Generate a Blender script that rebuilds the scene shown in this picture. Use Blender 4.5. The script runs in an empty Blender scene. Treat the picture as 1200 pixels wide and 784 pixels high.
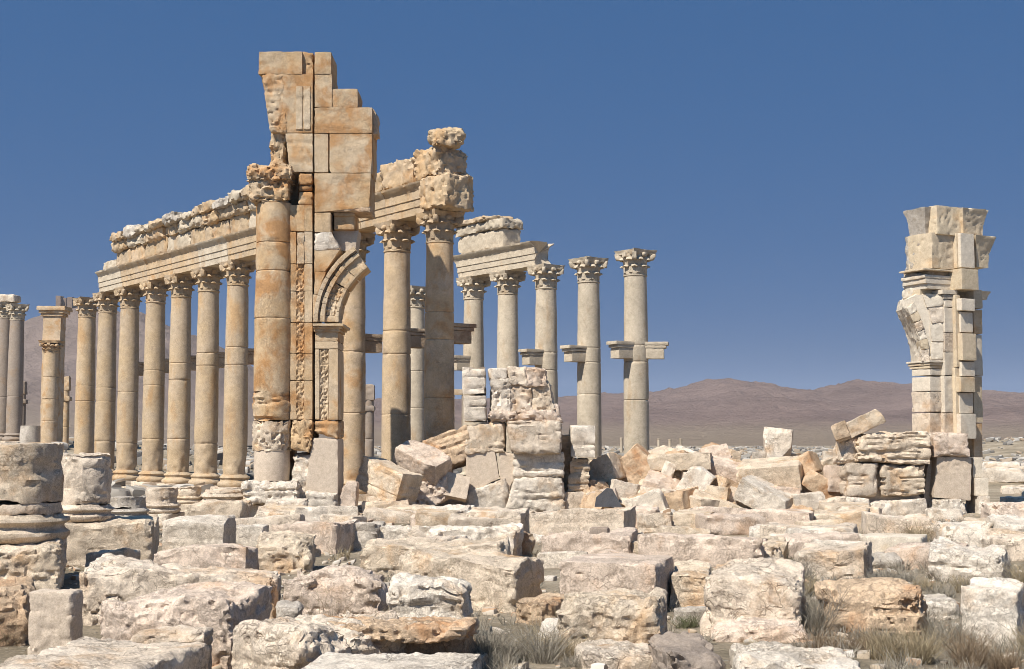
import bpy, math, random
import numpy as np
from math import radians as R, sin, cos, pi, atan, sqrt

SC = bpy.context.scene
COL = SC.collection

# ------------------------------------------------------------------ camera
F = 1600.0            # focal length in photo pixels (photo is 1200 wide)
CX, CY = 600.0, 392.0
EYE = 2.2
HZ = 518.0
PITCH = atan((HZ - CY) / F)
cam_d = bpy.data.cameras.new('camera')
cam = bpy.data.objects.new('camera', cam_d)
COL.objects.link(cam)
cam.location = (0, 0, EYE)
cam.rotation_euler = (pi / 2 + PITCH, 0, 0)
cam_d.sensor_width = 36
cam_d.lens = 36 * F / 1200
cam_d.clip_start = 0.1
cam_d.clip_end = 20000
SC.camera = cam

# ------------------------------------------------------------------ light
SUN_EL, SUN_AZ = 50.5, 38.5     # azimuth: degrees to the left of straight behind the camera
w = bpy.data.worlds.new('World')
SC.world = w
w.use_nodes = True
nt = w.node_tree
sky = nt.nodes.new('ShaderNodeTexSky')
sky.sky_type = 'NISHITA'
sky.sun_disc = False
sky.sun_elevation = R(SUN_EL)
sky.sun_rotation = R(180 + SUN_AZ)
sky.altitude = 400
sky.air_density = 1.0
sky.dust_density = 0.9
sky.ozone_density = 6.0
bg = nt.nodes['Background']
bg.inputs['Strength'].default_value = 0.073
txw = nt.nodes.new('ShaderNodeMix'); txw.data_type = 'RGBA'; txw.blend_type = 'MULTIPLY'; txw.inputs[0].default_value = 1.0
txw.inputs[7].default_value = (0.37, 0.83, 1.06, 1)
nt.links.new(sky.outputs[0], txw.inputs[6]); nt.links.new(txw.outputs[2], bg.inputs[0])
# clear dry air: the pale band at the horizon is narrow, so the sky is looked up a few degrees higher
tcw = nt.nodes.new('ShaderNodeTexCoord'); vaw = nt.nodes.new('ShaderNodeVectorMath'); vaw.operation = 'MULTIPLY_ADD'
vaw.inputs[1].default_value = (1, 1, 0.30); vaw.inputs[2].default_value = (0, 0, 0.43)
nt.links.new(tcw.outputs['Generated'], vaw.inputs[0]); nt.links.new(vaw.outputs[0], sky.inputs[0])

sd = bpy.data.lights.new('sun', 'SUN')
sd.energy = 5.0
sd.angle = R(0.5)
sd.color = (1.0, 0.95, 0.88)
sun = bpy.data.objects.new('sun', sd)
COL.objects.link(sun)
sv = (-sin(R(SUN_AZ)) * cos(R(SUN_EL)), -cos(R(SUN_AZ)) * cos(R(SUN_EL)), sin(R(SUN_EL)))
import mathutils
sun.rotation_euler = mathutils.Vector(sv).to_track_quat('Z', 'Y').to_euler()
sun.location = (-30, -30, 60)

SC.view_settings.view_transform = 'Standard'
SC.view_settings.look = 'None'
SC.view_settings.exposure = 0.43
SC.view_settings.gamma = 1.0
SC.view_settings.use_curve_mapping = False
SC.cycles.filter_width = 0.9
SC.cycles.max_bounces = 6
SC.cycles.diffuse_bounces = 3
SC.cycles.volume_bounces = 0

# ------------------------------------------------------------------ pixel to world
ct, st_ = cos(PITCH), sin(PITCH)
def P(px, py, Y):
    u = (px - CX) / F; v = -(py - CY) / F
    den = ct - v * st_
    return np.array([u / den * Y, Y, EYE + Y * (v * ct + st_) / den])
def Yat(px, py, z):
    v = -(py - CY) / F
    return (z - EYE) * (ct - v * st_) / (v * ct + st_)

# ------------------------------------------------------------------ noise
def _h(i, j, k, s):
    n = (i * 73856093) ^ (j * 19349663) ^ (k * 83492791) ^ (s * 2654435 + 1013904223)
    n &= 0xffffffff
    n = ((n ^ (n >> 15)) * 2246822519) & 0xffffffff
    n = ((n ^ (n >> 13)) * 3266489917) & 0xffffffff
    n ^= n >> 16
    return n / 2147483648.0 - 1.0
def vn(Pn, s=0):
    Pi = np.floor(Pn).astype(np.int64)
    f = Pn - Pi
    f = f * f * f * (f * (f * 6 - 15) + 10)
    i, j, k = Pi[:, 0], Pi[:, 1], Pi[:, 2]
    x, y, z = f[:, 0], f[:, 1], f[:, 2]
    def L(a, b, t): return a + (b - a) * t
    a = L(L(_h(i, j, k, s), _h(i + 1, j, k, s), x), L(_h(i, j + 1, k, s), _h(i + 1, j + 1, k, s), x), y)
    b = L(L(_h(i, j, k + 1, s), _h(i + 1, j, k + 1, s), x), L(_h(i, j + 1, k + 1, s), _h(i + 1, j + 1, k + 1, s), x), y)
    return L(a, b, z)
_rot = np.array([[0.36, 0.48, -0.8], [-0.8, 0.6, 0.0], [0.48, 0.64, 0.6]])
def fbm(Pn, s=0, octv=4, g=0.5):
    q = Pn.copy(); a = 1.0; o = np.zeros(len(Pn)); t = 0
    for _ in range(octv):
        o += a * vn(q, s); t += a
        q = (q @ _rot) * 2.03 + 7.1; a *= g
    return o / t
def ridge(Pn, s=0, octv=3):
    q = Pn.copy(); a = 1.0; o = np.zeros(len(Pn)); t = 0
    for _ in range(octv):
        o += a * (1 - 2 * np.abs(vn(q, s))); t += a
        q = (q @ _rot) * 2.1 + 3.3; a *= 0.5
    return o / t

# ------------------------------------------------------------------ mesh helpers
def link(o, parent=None):
    COL.objects.link(o)
    if parent is not None:
        o.parent = parent
    return o
def mesh_obj(name, V, faces, mat, parent=None, loc=None, rot=None, sharp=40, smooth=True):
    me = bpy.data.meshes.new(name)
    V = np.asarray(V, dtype=np.float64)
    if isinstance(faces, np.ndarray):
        n = faces.shape[1]; m = len(faces)
        me.vertices.add(len(V)); me.vertices.foreach_set('co', V.ravel())
        me.loops.add(n * m); me.loops.foreach_set('vertex_index', faces.ravel().astype(np.int32))
        me.polygons.add(m)
        me.polygons.foreach_set('loop_start', np.arange(0, n * m, n, dtype=np.int32))
        me.update(calc_edges=True)
    else:
        me.from_pydata([tuple(v) for v in V], [], [tuple(int(a) for a in f) for f in faces])
    me.validate()
    if smooth:
        me.shade_smooth()
        if sharp: me.set_sharp_from_angle(angle=R(sharp))
    if isinstance(mat, (list, tuple)):
        for x in mat: me.materials.append(x)
    else:
        me.materials.append(mat)
    o = bpy.data.objects.new(name, me)
    if loc is not None: o.location = loc
    if rot is not None: o.rotation_euler = rot
    return link(o, parent)
def thing(name, label, cat, loc=(0, 0, 0), rz=0.0, group=None):
    o = bpy.data.objects.new(name, None)
    o.empty_display_size = 0.3
    o.location = loc; o.rotation_euler = (0, 0, rz)
    link(o)
    return tag(o, label, cat, group)
def tag(o, label, cat, group=None, kind=None):
    if label: o['label'] = label
    if cat: o['category'] = cat
    if group: o['group'] = group
    o['kind'] = kind or 'thing'
    return o

_latc = {}
def lattice(nx, ny, nz):
    key = (nx, ny, nz)
    if key in _latc: return _latc[key]
    sy = nz + 1; sx = (ny + 1) * sy
    def gid(i, j, k): return i * sx + j * sy + k
    Q = []
    for i, fl in ((0, 1), (nx, 0)):
        j, k = np.meshgrid(np.arange(ny), np.arange(nz), indexing='ij')
        q = np.stack([gid(i, j, k), gid(i, j + 1, k), gid(i, j + 1, k + 1), gid(i, j, k + 1)], -1).reshape(-1, 4)
        Q.append(q[:, ::-1] if fl else q)
    for j, fl in ((0, 0), (ny, 1)):
        i, k = np.meshgrid(np.arange(nx), np.arange(nz), indexing='ij')
        q = np.stack([gid(i, j, k), gid(i + 1, j, k), gid(i + 1, j, k + 1), gid(i, j, k + 1)], -1).reshape(-1, 4)
        Q.append(q[:, ::-1] if fl else q)
    for k, fl in ((0, 1), (nz, 0)):
        i, j = np.meshgrid(np.arange(nx), np.arange(ny), indexing='ij')
        q = np.stack([gid(i, j, k), gid(i + 1, j, k), gid(i + 1, j + 1, k), gid(i, j + 1, k)], -1).reshape(-1, 4)
        Q.append(q[:, ::-1] if fl else q)
    Q = np.concatenate(Q)
    u, inv = np.unique(Q.ravel(), return_inverse=True)
    Fq = inv.reshape(-1, 4)
    ijk = np.stack([u // sx, (u % sx) // sy, u % sy], -1) / np.array([nx, ny, nz], float)
    _latc[key] = (ijk, Fq)
    return _latc[key]
def vnormals(V, Fq):
    a = V[Fq[:, 2]] - V[Fq[:, 0]]; b = V[Fq[:, 3]] - V[Fq[:, 1]]
    n = np.cross(a, b)
    N = np.zeros_like(V)
    for c in range(4):
        for d in range(3):
            N[:, d] += np.bincount(Fq[:, c], n[:, d], len(V))
    return N / (np.linalg.norm(N, axis=1)[:, None] + 1e-12)

def weather(V, Fq, amp, f, seed, strata=0.0, pits=0.0, cracks=0.0):
    N = vnormals(V, Fq)
    off = np.array([seed * 3.17, seed * 1.71, seed * 2.39])
    Q = V + off
    d = amp * (1.0 * fbm(Q * f, seed, 5, 0.6) + 0.55 * ridge(Q * f * 2.3, seed + 40, 3) - 0.1)
    if strata:
        S = Q * np.array([0.9, 0.9, 9.0]) + 0.35 * fbm(Q * 2, seed + 9, 2)[:, None]
        s = fbm(S, seed + 5, 3)
        d -= strata * np.clip(s * 2.2 - 0.1, 0, 1)
    if pits:
        p = fbm(Q * 9, seed + 3, 2)
        d -= pits * np.clip(p * 3 - 0.5, 0, 1)
    if cracks:
        W = Q + 0.25 * np.stack([vn(Q * 3, 1), vn(Q * 3, 2), vn(Q * 3, 3)], -1)
        c = np.abs(vn(W * 2.6, seed + 21))
        m = np.clip(vn(Q * 0.9, seed + 31) * 2 + 0.4, 0, 1)
        d -= cracks * m * np.clip(1 - c / 0.06, 0, 1)
    return V + N * d[:, None]

def rock(dims, res, r=0.05, amp=0.02, f=3.0, strata=0.0, pits=0.0, cracks=0.0, cuts=0, cutd=(0.72, 0.95), seed=0,
         warp=None, top_noise=0.0):
    dims = np.array(dims, float)
    n = [max(3, min(110, int(math.ceil(d / res)))) for d in dims]
    ijk, Fq = lattice(*n)
    V = (ijk - 0.5) * dims
    half = dims / 2
    rl = np.full(len(V), min(r, half.min() * 0.95))
    nz = fbm((V + seed * 5.3) * (1.8), seed + 77, 3) + 0.7 * fbm((V + seed * 3.3) * 7.5, seed + 78, 3)
    rl = np.clip(rl * (1 + 2.2 * nz), 0.15 * r, half.min() * 0.98)
    inner = half[None, :] - rl[:, None]
    q = np.clip(V, -inner, inner)
    dv = V - q
    ln = np.linalg.norm(dv, axis=1)
    V = q + dv / (ln[:, None] + 1e-12) * np.minimum(ln, rl)[:, None]
    rnd = random.Random(seed * 13 + 5)
    for _ in range(cuts):
        nn = np.array([rnd.gauss(0, 1), rnd.gauss(0, 1), rnd.gauss(0, 1)])
        nn /= np.linalg.norm(nn)
        sup = np.abs(nn) @ half
        dd = sup * rnd.uniform(*cutd)
        ex = np.clip(V @ nn + 0.02 * vn(V * 6 + seed, 4) - dd, 0, None)
        V = V - ex[:, None] * nn[None, :]
    if warp is not None:
        V = warp(V, half)
    V = weather(V, Fq, amp, f, seed, strata, pits, cracks)
    V[:, 2] += half[2]
    return V, Fq

def lathe(profile, seg, cap=True):
    """profile: list of (r,z) bottom to top"""
    pr = np.array(profile, float); m = len(pr)
    a = np.arange(seg) * 2 * pi / seg
    V = np.zeros((m, seg, 3))
    V[:, :, 0] = pr[:, 0:1] * np.cos(a); V[:, :, 1] = pr[:, 0:1] * np.sin(a); V[:, :, 2] = pr[:, 1:2]
    V = V.reshape(-1, 3)
    i, j = np.meshgrid(np.arange(m - 1), np.arange(seg), indexing='ij')
    j2 = (j + 1) % seg
    Fq = np.stack([i * seg + j, i * seg + j2, (i + 1) * seg + j2, (i + 1) * seg + j], -1).reshape(-1, 4)
    return V, Fq
def capped(profile):
    p = list(profile)
    return [(0.001, p[0][1])] + p + [(0.001, p[-1][1])]

def merge(parts):
    Vs, Fs, o = [], [], 0
    for V, Fq in parts:
        Vs.append(V); Fs.append(Fq + o); o += len(V)
    return np.concatenate(Vs), np.concatenate(Fs)
def rotz(V, a):
    c, s = cos(a), sin(a)
    W = V.copy(); W[:, 0] = V[:, 0] * c - V[:, 1] * s; W[:, 1] = V[:, 0] * s + V[:, 1] * c
    return W

# ------------------------------------------------------------------ materials
def lin(c):
    return tuple((x / 12.92 if x <= 0.04045 else ((x + 0.055) / 1.055) ** 2.4) for x in c)
def stone_mat(name, A, B, stain, stain_amt=0.4, grey=0.25, strata=0.3, crack=0.4, bump=1.0, pit=0.4, scale=1.0, streak=0.0, world=0):
    m = bpy.data.materials.new(name); m.use_nodes = True
    t = m.node_tree; N = t.nodes; Lk = t.links
    bs = N['Principled BSDF']
    bs.inputs['Roughness'].default_value = 0.92
    bs.inputs['Specular IOR Level'].default_value = 0.15
    tc = N.new('ShaderNodeTexCoord'); oi = N.new('ShaderNodeObjectInfo')
    ml = N.new('ShaderNodeMath'); ml.operation = 'MULTIPLY'; ml.inputs[1].default_value = 37.0
    Lk.new(oi.outputs['Random'], ml.inputs[0])
    ad = N.new('ShaderNodeVectorMath'); ad.operation = 'ADD'
    if world:
        gp = N.new('ShaderNodeNewGeometry'); Lk.new(gp.outputs['Position'], ad.inputs[0]); ad.inputs[1].default_value = (3, 5, 7)
    else:
        Lk.new(tc.outputs['Object'], ad.inputs[0]); Lk.new(ml.outputs[0], ad.inputs[1])
    def noise(sc, det=6, ro=0.6, vec=None, dist=0.0):
        n = N.new('ShaderNodeTexNoise'); n.inputs['Scale'].default_value = sc * scale
        n.inputs['Detail'].default_value = det; n.inputs['Roughness'].default_value = ro
        n.inputs['Distortion'].default_value = dist
        Lk.new(vec or ad.outputs[0], n.inputs['Vector']); return n.outputs['Fac']
    def mapr(src, a, b, c=0.0, d=1.0):
        n = N.new('ShaderNodeMapRange'); n.inputs['From Min'].default_value = a; n.inputs['From Max'].default_value = b
        n.inputs['To Min'].default_value = c; n.inputs['To Max'].default_value = d
        Lk.new(src, n.inputs['Value']); return n.outputs[0]
    def mixc(f, a, b, mode='MIX'):
        n = N.new('ShaderNodeMix'); n.data_type = 'RGBA'; n.blend_type = mode
        if isinstance(f, float): n.inputs[0].default_value = f
        else: Lk.new(f, n.inputs[0])
        for k, v in ((6, a), (7, b)):
            if isinstance(v, tuple): n.inputs[k].default_value = (*v, 1)
            else: Lk.new(v, n.inputs[k])
        return n.outputs[2]
    def math_(op, a, b):
        n = N.new('ShaderNodeMath'); n.operation = op
        for k, v in ((0, a), (1, b)):
            if isinstance(v, (int, float)): n.inputs[k].default_value = v
            else: Lk.new(v, n.inputs[k])
        return n.outputs[0]
    big = noise(0.9, 5, 0.6)
    col = mixc(mapr(big, 0.38, 0.62), A, B)
    # stain patches (iron patina)
    ps = N.new('ShaderNodeMapping'); ps.inputs['Scale'].default_value = (1, 1, 0.35 if streak else 1.0); ps.inputs['Location'].default_value = (11, 3, 5)
    Lk.new(ad.outputs[0], ps.inputs['Vector'])
    stn = noise(1.3, 6, 0.62, ps.outputs[0], 0.3)
    e = 0.62 - 0.22 * stain_amt
    col = mixc(math_('MULTIPLY', mapr(stn, e, e + 0.14), 0.85), col, stain)
    # medium mottling
    md = noise(7, 8, 0.7)
    col = mixc(0.6, col, mixc(mapr(md, 0.3, 0.7), (0.76, 0.73, 0.70), (1.2, 1.19, 1.18)), 'MULTIPLY')
    fn = noise(45, 4, 0.7)
    col = mixc(0.8, col, mixc(mapr(fn, 0.32, 0.68), (0.70, 0.67, 0.64), (1.2, 1.2, 1.2)), 'MULTIPLY')
    # grey lichen
    gl = noise(5, 9, 0.75, None, 0.5)
    col = mixc(math_('MULTIPLY', mapr(gl, 0.58, 0.68), grey * 0.8), col, (0.2, 0.195, 0.19))
    # per-object tone
    tone = mapr(oi.outputs['Random'], 0, 1, 0.95 if world else 0.90, 1.03 if world else 1.07)
    tn = N.new('ShaderNodeVectorMath'); tn.operation = 'SCALE'
    Lk.new(col, tn.inputs[0]); Lk.new(tone, tn.inputs['Scale'])
    col = tn.outputs[0]
    # crevices and chipped hollows are coloured brown
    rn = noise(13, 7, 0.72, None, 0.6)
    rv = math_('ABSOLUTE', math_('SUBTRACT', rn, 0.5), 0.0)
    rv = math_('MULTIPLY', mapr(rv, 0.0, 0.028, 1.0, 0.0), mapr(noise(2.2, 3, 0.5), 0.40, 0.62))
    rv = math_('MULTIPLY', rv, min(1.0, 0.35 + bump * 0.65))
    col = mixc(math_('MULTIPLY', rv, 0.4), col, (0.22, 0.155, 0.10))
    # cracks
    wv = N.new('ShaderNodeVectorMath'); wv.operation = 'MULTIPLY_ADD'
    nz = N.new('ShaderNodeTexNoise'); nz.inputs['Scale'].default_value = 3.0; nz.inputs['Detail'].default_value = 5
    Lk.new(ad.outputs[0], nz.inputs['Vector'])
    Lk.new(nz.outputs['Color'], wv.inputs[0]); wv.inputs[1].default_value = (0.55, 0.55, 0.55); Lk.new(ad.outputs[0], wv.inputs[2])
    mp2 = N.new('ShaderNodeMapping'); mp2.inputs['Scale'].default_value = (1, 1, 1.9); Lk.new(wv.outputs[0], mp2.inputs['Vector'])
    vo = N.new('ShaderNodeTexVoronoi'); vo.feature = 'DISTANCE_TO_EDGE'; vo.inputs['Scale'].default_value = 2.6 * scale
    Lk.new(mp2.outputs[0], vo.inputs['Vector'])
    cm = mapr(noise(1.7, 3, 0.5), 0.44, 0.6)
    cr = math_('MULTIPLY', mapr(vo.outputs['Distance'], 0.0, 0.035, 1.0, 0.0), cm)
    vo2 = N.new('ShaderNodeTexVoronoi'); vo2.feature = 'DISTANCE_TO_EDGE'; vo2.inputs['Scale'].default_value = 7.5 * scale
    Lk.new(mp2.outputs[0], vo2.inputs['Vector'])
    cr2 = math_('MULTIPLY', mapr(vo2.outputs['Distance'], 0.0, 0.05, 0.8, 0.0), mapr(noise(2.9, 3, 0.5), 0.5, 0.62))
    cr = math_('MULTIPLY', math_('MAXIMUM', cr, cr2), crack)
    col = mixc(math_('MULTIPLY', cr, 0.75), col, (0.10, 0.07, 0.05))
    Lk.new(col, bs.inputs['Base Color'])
    # height
    st = N.new('ShaderNodeMapping'); st.inputs['Scale'].default_value = (1.0, 1.0, 6.0); Lk.new(wv.outputs[0], st.inputs['Vector'])
    sn = noise(2.5, 6, 0.6, st.outputs[0])
    h = math_('MULTIPLY', noise(6, 9, 0.76), 0.12)
    h = math_('SUBTRACT', h, math_('MULTIPLY', rv, 0.035))
    h = math_('ADD', h, math_('MULTIPLY', fn, 0.022))
    h = math_('ADD', h, math_('MULTIPLY', sn, 0.10 * strata))
    h = math_('SUBTRACT', h, math_('MULTIPLY', cr, 0.05))
    vp = N.new('ShaderNodeTexVoronoi'); vp.inputs['Scale'].default_value = 22 * scale
    Lk.new(wv.outputs[0], vp.inputs['Vector'])
    h = math_('SUBTRACT', h, math_('MULTIPLY', mapr(vp.outputs['Distance'], 0.0, 0.4, 1.0, 0.0), 0.022 * pit))
    bp = N.new('ShaderNodeBump'); bp.inputs['Strength'].default_value = 0.8; bp.inputs['Distance'].default_value = bump * 0.34
    Lk.new(h, bp.inputs['Height']); Lk.new(bp.outputs[0], bs.inputs['Normal'])
    return m

M = {}
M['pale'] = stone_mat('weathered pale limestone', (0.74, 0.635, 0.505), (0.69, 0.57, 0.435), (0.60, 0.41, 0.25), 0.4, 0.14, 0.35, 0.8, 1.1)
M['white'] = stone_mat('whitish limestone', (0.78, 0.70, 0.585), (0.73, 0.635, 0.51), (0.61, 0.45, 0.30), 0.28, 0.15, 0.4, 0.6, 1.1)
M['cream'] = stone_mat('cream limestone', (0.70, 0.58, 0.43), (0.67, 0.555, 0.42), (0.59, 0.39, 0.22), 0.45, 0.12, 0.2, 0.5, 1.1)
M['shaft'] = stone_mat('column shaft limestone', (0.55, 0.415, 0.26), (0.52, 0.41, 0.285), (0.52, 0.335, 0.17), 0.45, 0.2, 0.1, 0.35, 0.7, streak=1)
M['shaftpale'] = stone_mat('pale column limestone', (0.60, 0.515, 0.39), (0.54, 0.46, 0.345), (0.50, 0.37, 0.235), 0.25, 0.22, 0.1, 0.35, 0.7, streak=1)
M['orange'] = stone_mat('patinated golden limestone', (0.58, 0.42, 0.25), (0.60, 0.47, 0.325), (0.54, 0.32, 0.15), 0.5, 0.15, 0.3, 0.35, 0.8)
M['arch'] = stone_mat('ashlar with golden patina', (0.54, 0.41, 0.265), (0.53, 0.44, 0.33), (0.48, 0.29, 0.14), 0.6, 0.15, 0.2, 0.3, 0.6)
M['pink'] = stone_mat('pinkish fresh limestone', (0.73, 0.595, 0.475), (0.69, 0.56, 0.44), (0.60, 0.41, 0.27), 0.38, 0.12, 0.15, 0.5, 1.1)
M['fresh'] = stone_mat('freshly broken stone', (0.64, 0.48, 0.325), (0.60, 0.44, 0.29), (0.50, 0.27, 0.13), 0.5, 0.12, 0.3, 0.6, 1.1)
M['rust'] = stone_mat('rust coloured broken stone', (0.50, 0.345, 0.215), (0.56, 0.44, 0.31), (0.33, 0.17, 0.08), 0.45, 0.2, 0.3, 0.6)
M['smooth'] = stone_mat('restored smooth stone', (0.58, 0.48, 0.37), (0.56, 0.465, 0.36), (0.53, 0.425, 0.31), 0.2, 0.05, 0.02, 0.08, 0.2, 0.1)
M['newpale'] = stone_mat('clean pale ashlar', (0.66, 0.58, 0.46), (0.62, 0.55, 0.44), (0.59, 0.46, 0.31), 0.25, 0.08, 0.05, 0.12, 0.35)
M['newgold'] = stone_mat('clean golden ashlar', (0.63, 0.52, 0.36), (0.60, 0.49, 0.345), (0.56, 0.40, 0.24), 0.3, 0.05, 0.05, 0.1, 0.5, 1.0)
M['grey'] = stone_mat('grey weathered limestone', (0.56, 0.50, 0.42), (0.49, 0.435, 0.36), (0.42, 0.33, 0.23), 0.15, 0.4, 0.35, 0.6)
M['charcoal'] = stone_mat('dark charcoal grey', (0.06, 0.062, 0.07), (0.08, 0.08, 0.085), (0.1, 0.08, 0.06), 0.1, 0.1, 0.1, 0.1, 0.4)
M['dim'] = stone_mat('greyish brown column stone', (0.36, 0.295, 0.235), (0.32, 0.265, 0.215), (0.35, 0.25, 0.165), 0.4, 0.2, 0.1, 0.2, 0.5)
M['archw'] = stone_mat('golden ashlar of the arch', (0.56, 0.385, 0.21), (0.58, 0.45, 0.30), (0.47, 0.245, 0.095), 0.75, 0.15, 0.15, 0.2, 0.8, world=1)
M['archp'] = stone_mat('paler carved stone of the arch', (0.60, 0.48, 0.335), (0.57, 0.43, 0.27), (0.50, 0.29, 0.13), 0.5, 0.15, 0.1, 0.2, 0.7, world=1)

def ground_mat():
    m = bpy.data.materials.new('stony ground'); m.use_nodes = True
    t = m.node_tree; N = t.nodes; Lk = t.links; bs = N['Principled BSDF']
    bs.inputs['Roughness'].default_value = 0.95; bs.inputs['Specular IOR Level'].default_value = 0.08
    tc = N.new('ShaderNodeTexCoord')
    def noise(sc, det=6, ro=0.6):
        n = N.new('ShaderNodeTexNoise'); n.inputs['Scale'].default_value = sc; n.inputs['Detail'].default_value = det
        n.inputs['Roughness'].default_value = ro; Lk.new(tc.outputs['Object'], n.inputs['Vector']); return n.outputs['Fac']
    cr = N.new('ShaderNodeValToRGB'); Lk.new(noise(0.35, 8, 0.65), cr.inputs[0])
    e = cr.color_ramp; e.elements[0].position = 0.36; e.elements[0].color = (0.22, 0.185, 0.13, 1)
    e.elements[1].position = 0.62; e.elements[1].color = (0.42, 0.355, 0.265, 1)
    x = e.elements.new(0.5); x.color = (0.32, 0.265, 0.19, 1)
    cr2 = N.new('ShaderNodeValToRGB'); Lk.new(noise(14, 6, 0.75), cr2.inputs[0])
    cr2.color_ramp.elements[0].position = 0.3; cr2.color_ramp.elements[0].color = (0.5, 0.5, 0.48, 1)
    cr2.color_ramp.elements[1].position = 0.7; cr2.color_ramp.elements[1].color = (1.35, 1.3, 1.25, 1)
    mx = N.new('ShaderNodeMix'); mx.data_type = 'RGBA'; mx.blend_type = 'MULTIPLY'; mx.inputs[0].default_value = 0.9
    Lk.new(cr.outputs[0], mx.inputs[6]); Lk.new(cr2.outputs[0], mx.inputs[7])
    # pebbles
    vo = N.new('ShaderNodeTexVoronoi'); vo.inputs['Scale'].default_value = 9; Lk.new(tc.outputs['Object'], vo.inputs['Vector'])
    mr = N.new('ShaderNodeMapRange'); mr.inputs['From Min'].default_value = 0.16; mr.inputs['From Max'].default_value = 0.22
    mr.inputs['To Min'].default_value = 0.8; mr.inputs['To Max'].default_value = 0.0; Lk.new(vo.outputs['Distance'], mr.inputs['Value'])
    mx2 = N.new('ShaderNodeMix'); mx2.data_type = 'RGBA'; Lk.new(mr.outputs[0], mx2.inputs[0])
    Lk.new(mx.outputs[2], mx2.inputs[6]); mx2.inputs[7].default_value = (0.40, 0.35, 0.28, 1)
    Lk.new(mx2.outputs[2], bs.inputs['Base Color'])
    ad = N.new('ShaderNodeMath'); ad.operation = 'ADD'; Lk.new(noise(10, 9, 0.75), ad.inputs[0]); Lk.new(mr.outputs[0], ad.inputs[1])
    bp = N.new('ShaderNodeBump'); bp.inputs['Strength'].default_value = 0.9; bp.inputs['Distance'].default_value = 0.08
    Lk.new(ad.outputs[0], bp.inputs['Height']); Lk.new(bp.outputs[0], bs.inputs['Normal'])
    return m
M['ground'] = ground_mat()
def hill_mat(name, A, B, C, bd=30.0):
    m = bpy.data.materials.new(name); m.use_nodes = True
    t = m.node_tree; N = t.nodes; Lk = t.links; bs = N['Principled BSDF']
    bs.inputs['Roughness'].default_value = 1.0; bs.inputs['Specular IOR Level'].default_value = 0.0
    tc = N.new('ShaderNodeTexCoord')
    n = N.new('ShaderNodeTexNoise'); n.inputs['Scale'].default_value = 0.006; n.inputs['Detail'].default_value = 10; n.inputs['Roughness'].default_value = 0.65
    Lk.new(tc.outputs['Object'], n.inputs['Vector'])
    cr = N.new('ShaderNodeValToRGB'); Lk.new(n.outputs['Fac'], cr.inputs[0]); e = cr.color_ramp
    e.elements[0].position = 0.36; e.elements[0].color = (*A, 1); e.elements[1].position = 0.64; e.elements[1].color = (*B, 1)
    # paler sand on the flat foot of the hill
    ge = N.new('ShaderNodeSeparateXYZ'); Lk.new(tc.outputs['Object'], ge.inputs[0])
    mr = N.new('ShaderNodeMapRange'); mr.inputs['From Min'].default_value = 12; mr.inputs['From Max'].default_value = 34
    mr.inputs['To Min'].default_value = 1; mr.inputs['To Max'].default_value = 0; Lk.new(ge.outputs[2], mr.inputs['Value'])
    mx = N.new('ShaderNodeMix'); mx.data_type = 'RGBA'; Lk.new(mr.outputs[0], mx.inputs[0]); Lk.new(cr.outputs[0], mx.inputs[6]); mx.inputs[7].default_value = (*C, 1)
    Lk.new(mx.outputs[2], bs.inputs['Base Color'])
    n2 = N.new('ShaderNodeTexNoise'); n2.inputs['Scale'].default_value = 0.03; n2.inputs['Detail'].default_value = 12; n2.inputs['Roughness'].default_value = 0.7
    Lk.new(tc.outputs['Object'], n2.inputs['Vector'])
    bp = N.new('ShaderNodeBump'); bp.inputs['Strength'].default_value = 1.0; bp.inputs['Distance'].default_value = bd
    Lk.new(n2.outputs['Fac'], bp.inputs['Height']); Lk.new(bp.outputs[0], bs.inputs['Normal'])
    return m
M['hill'] = hill_mat('bare desert hill', (0.205, 0.132, 0.103), (0.315, 0.212, 0.17), (0.37, 0.275, 0.19))
M['hill2'] = hill_mat('bare stony castle hill', (0.19, 0.145, 0.12), (0.26, 0.20, 0.17), (0.28, 0.22, 0.17), 9.0)
def plant_mat(name, A, B):
    m = bpy.data.materials.new(name); m.use_nodes = True
    t = m.node_tree; N = t.nodes; Lk = t.links; bs = N['Principled BSDF']
    bs.inputs['Roughness'].default_value = 0.8; bs.inputs['Specular IOR Level'].default_value = 0.08
    g = N.new('ShaderNodeNewGeometry'); mx = N.new('ShaderNodeMix'); mx.data_type = 'RGBA'
    Lk.new(g.outputs['Random Per Island'], mx.inputs[0]); mx.inputs[6].default_value = (*A, 1); mx.inputs[7].default_value = (*B, 1)
    Lk.new(mx.outputs[2], bs.inputs['Base Color'])
    return m
M['straw'] = plant_mat('dry straw', (0.42, 0.34, 0.21), (0.24, 0.18, 0.11))
M['greybush'] = plant_mat('grey dry twigs', (0.36, 0.32, 0.25), (0.20, 0.17, 0.13))
M['brownbush'] = plant_mat('brown dry twigs', (0.30, 0.215, 0.135), (0.17, 0.12, 0.075))
M['green'] = plant_mat('dull green scrub', (0.10, 0.11, 0.055), (0.17, 0.16, 0.09))

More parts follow.
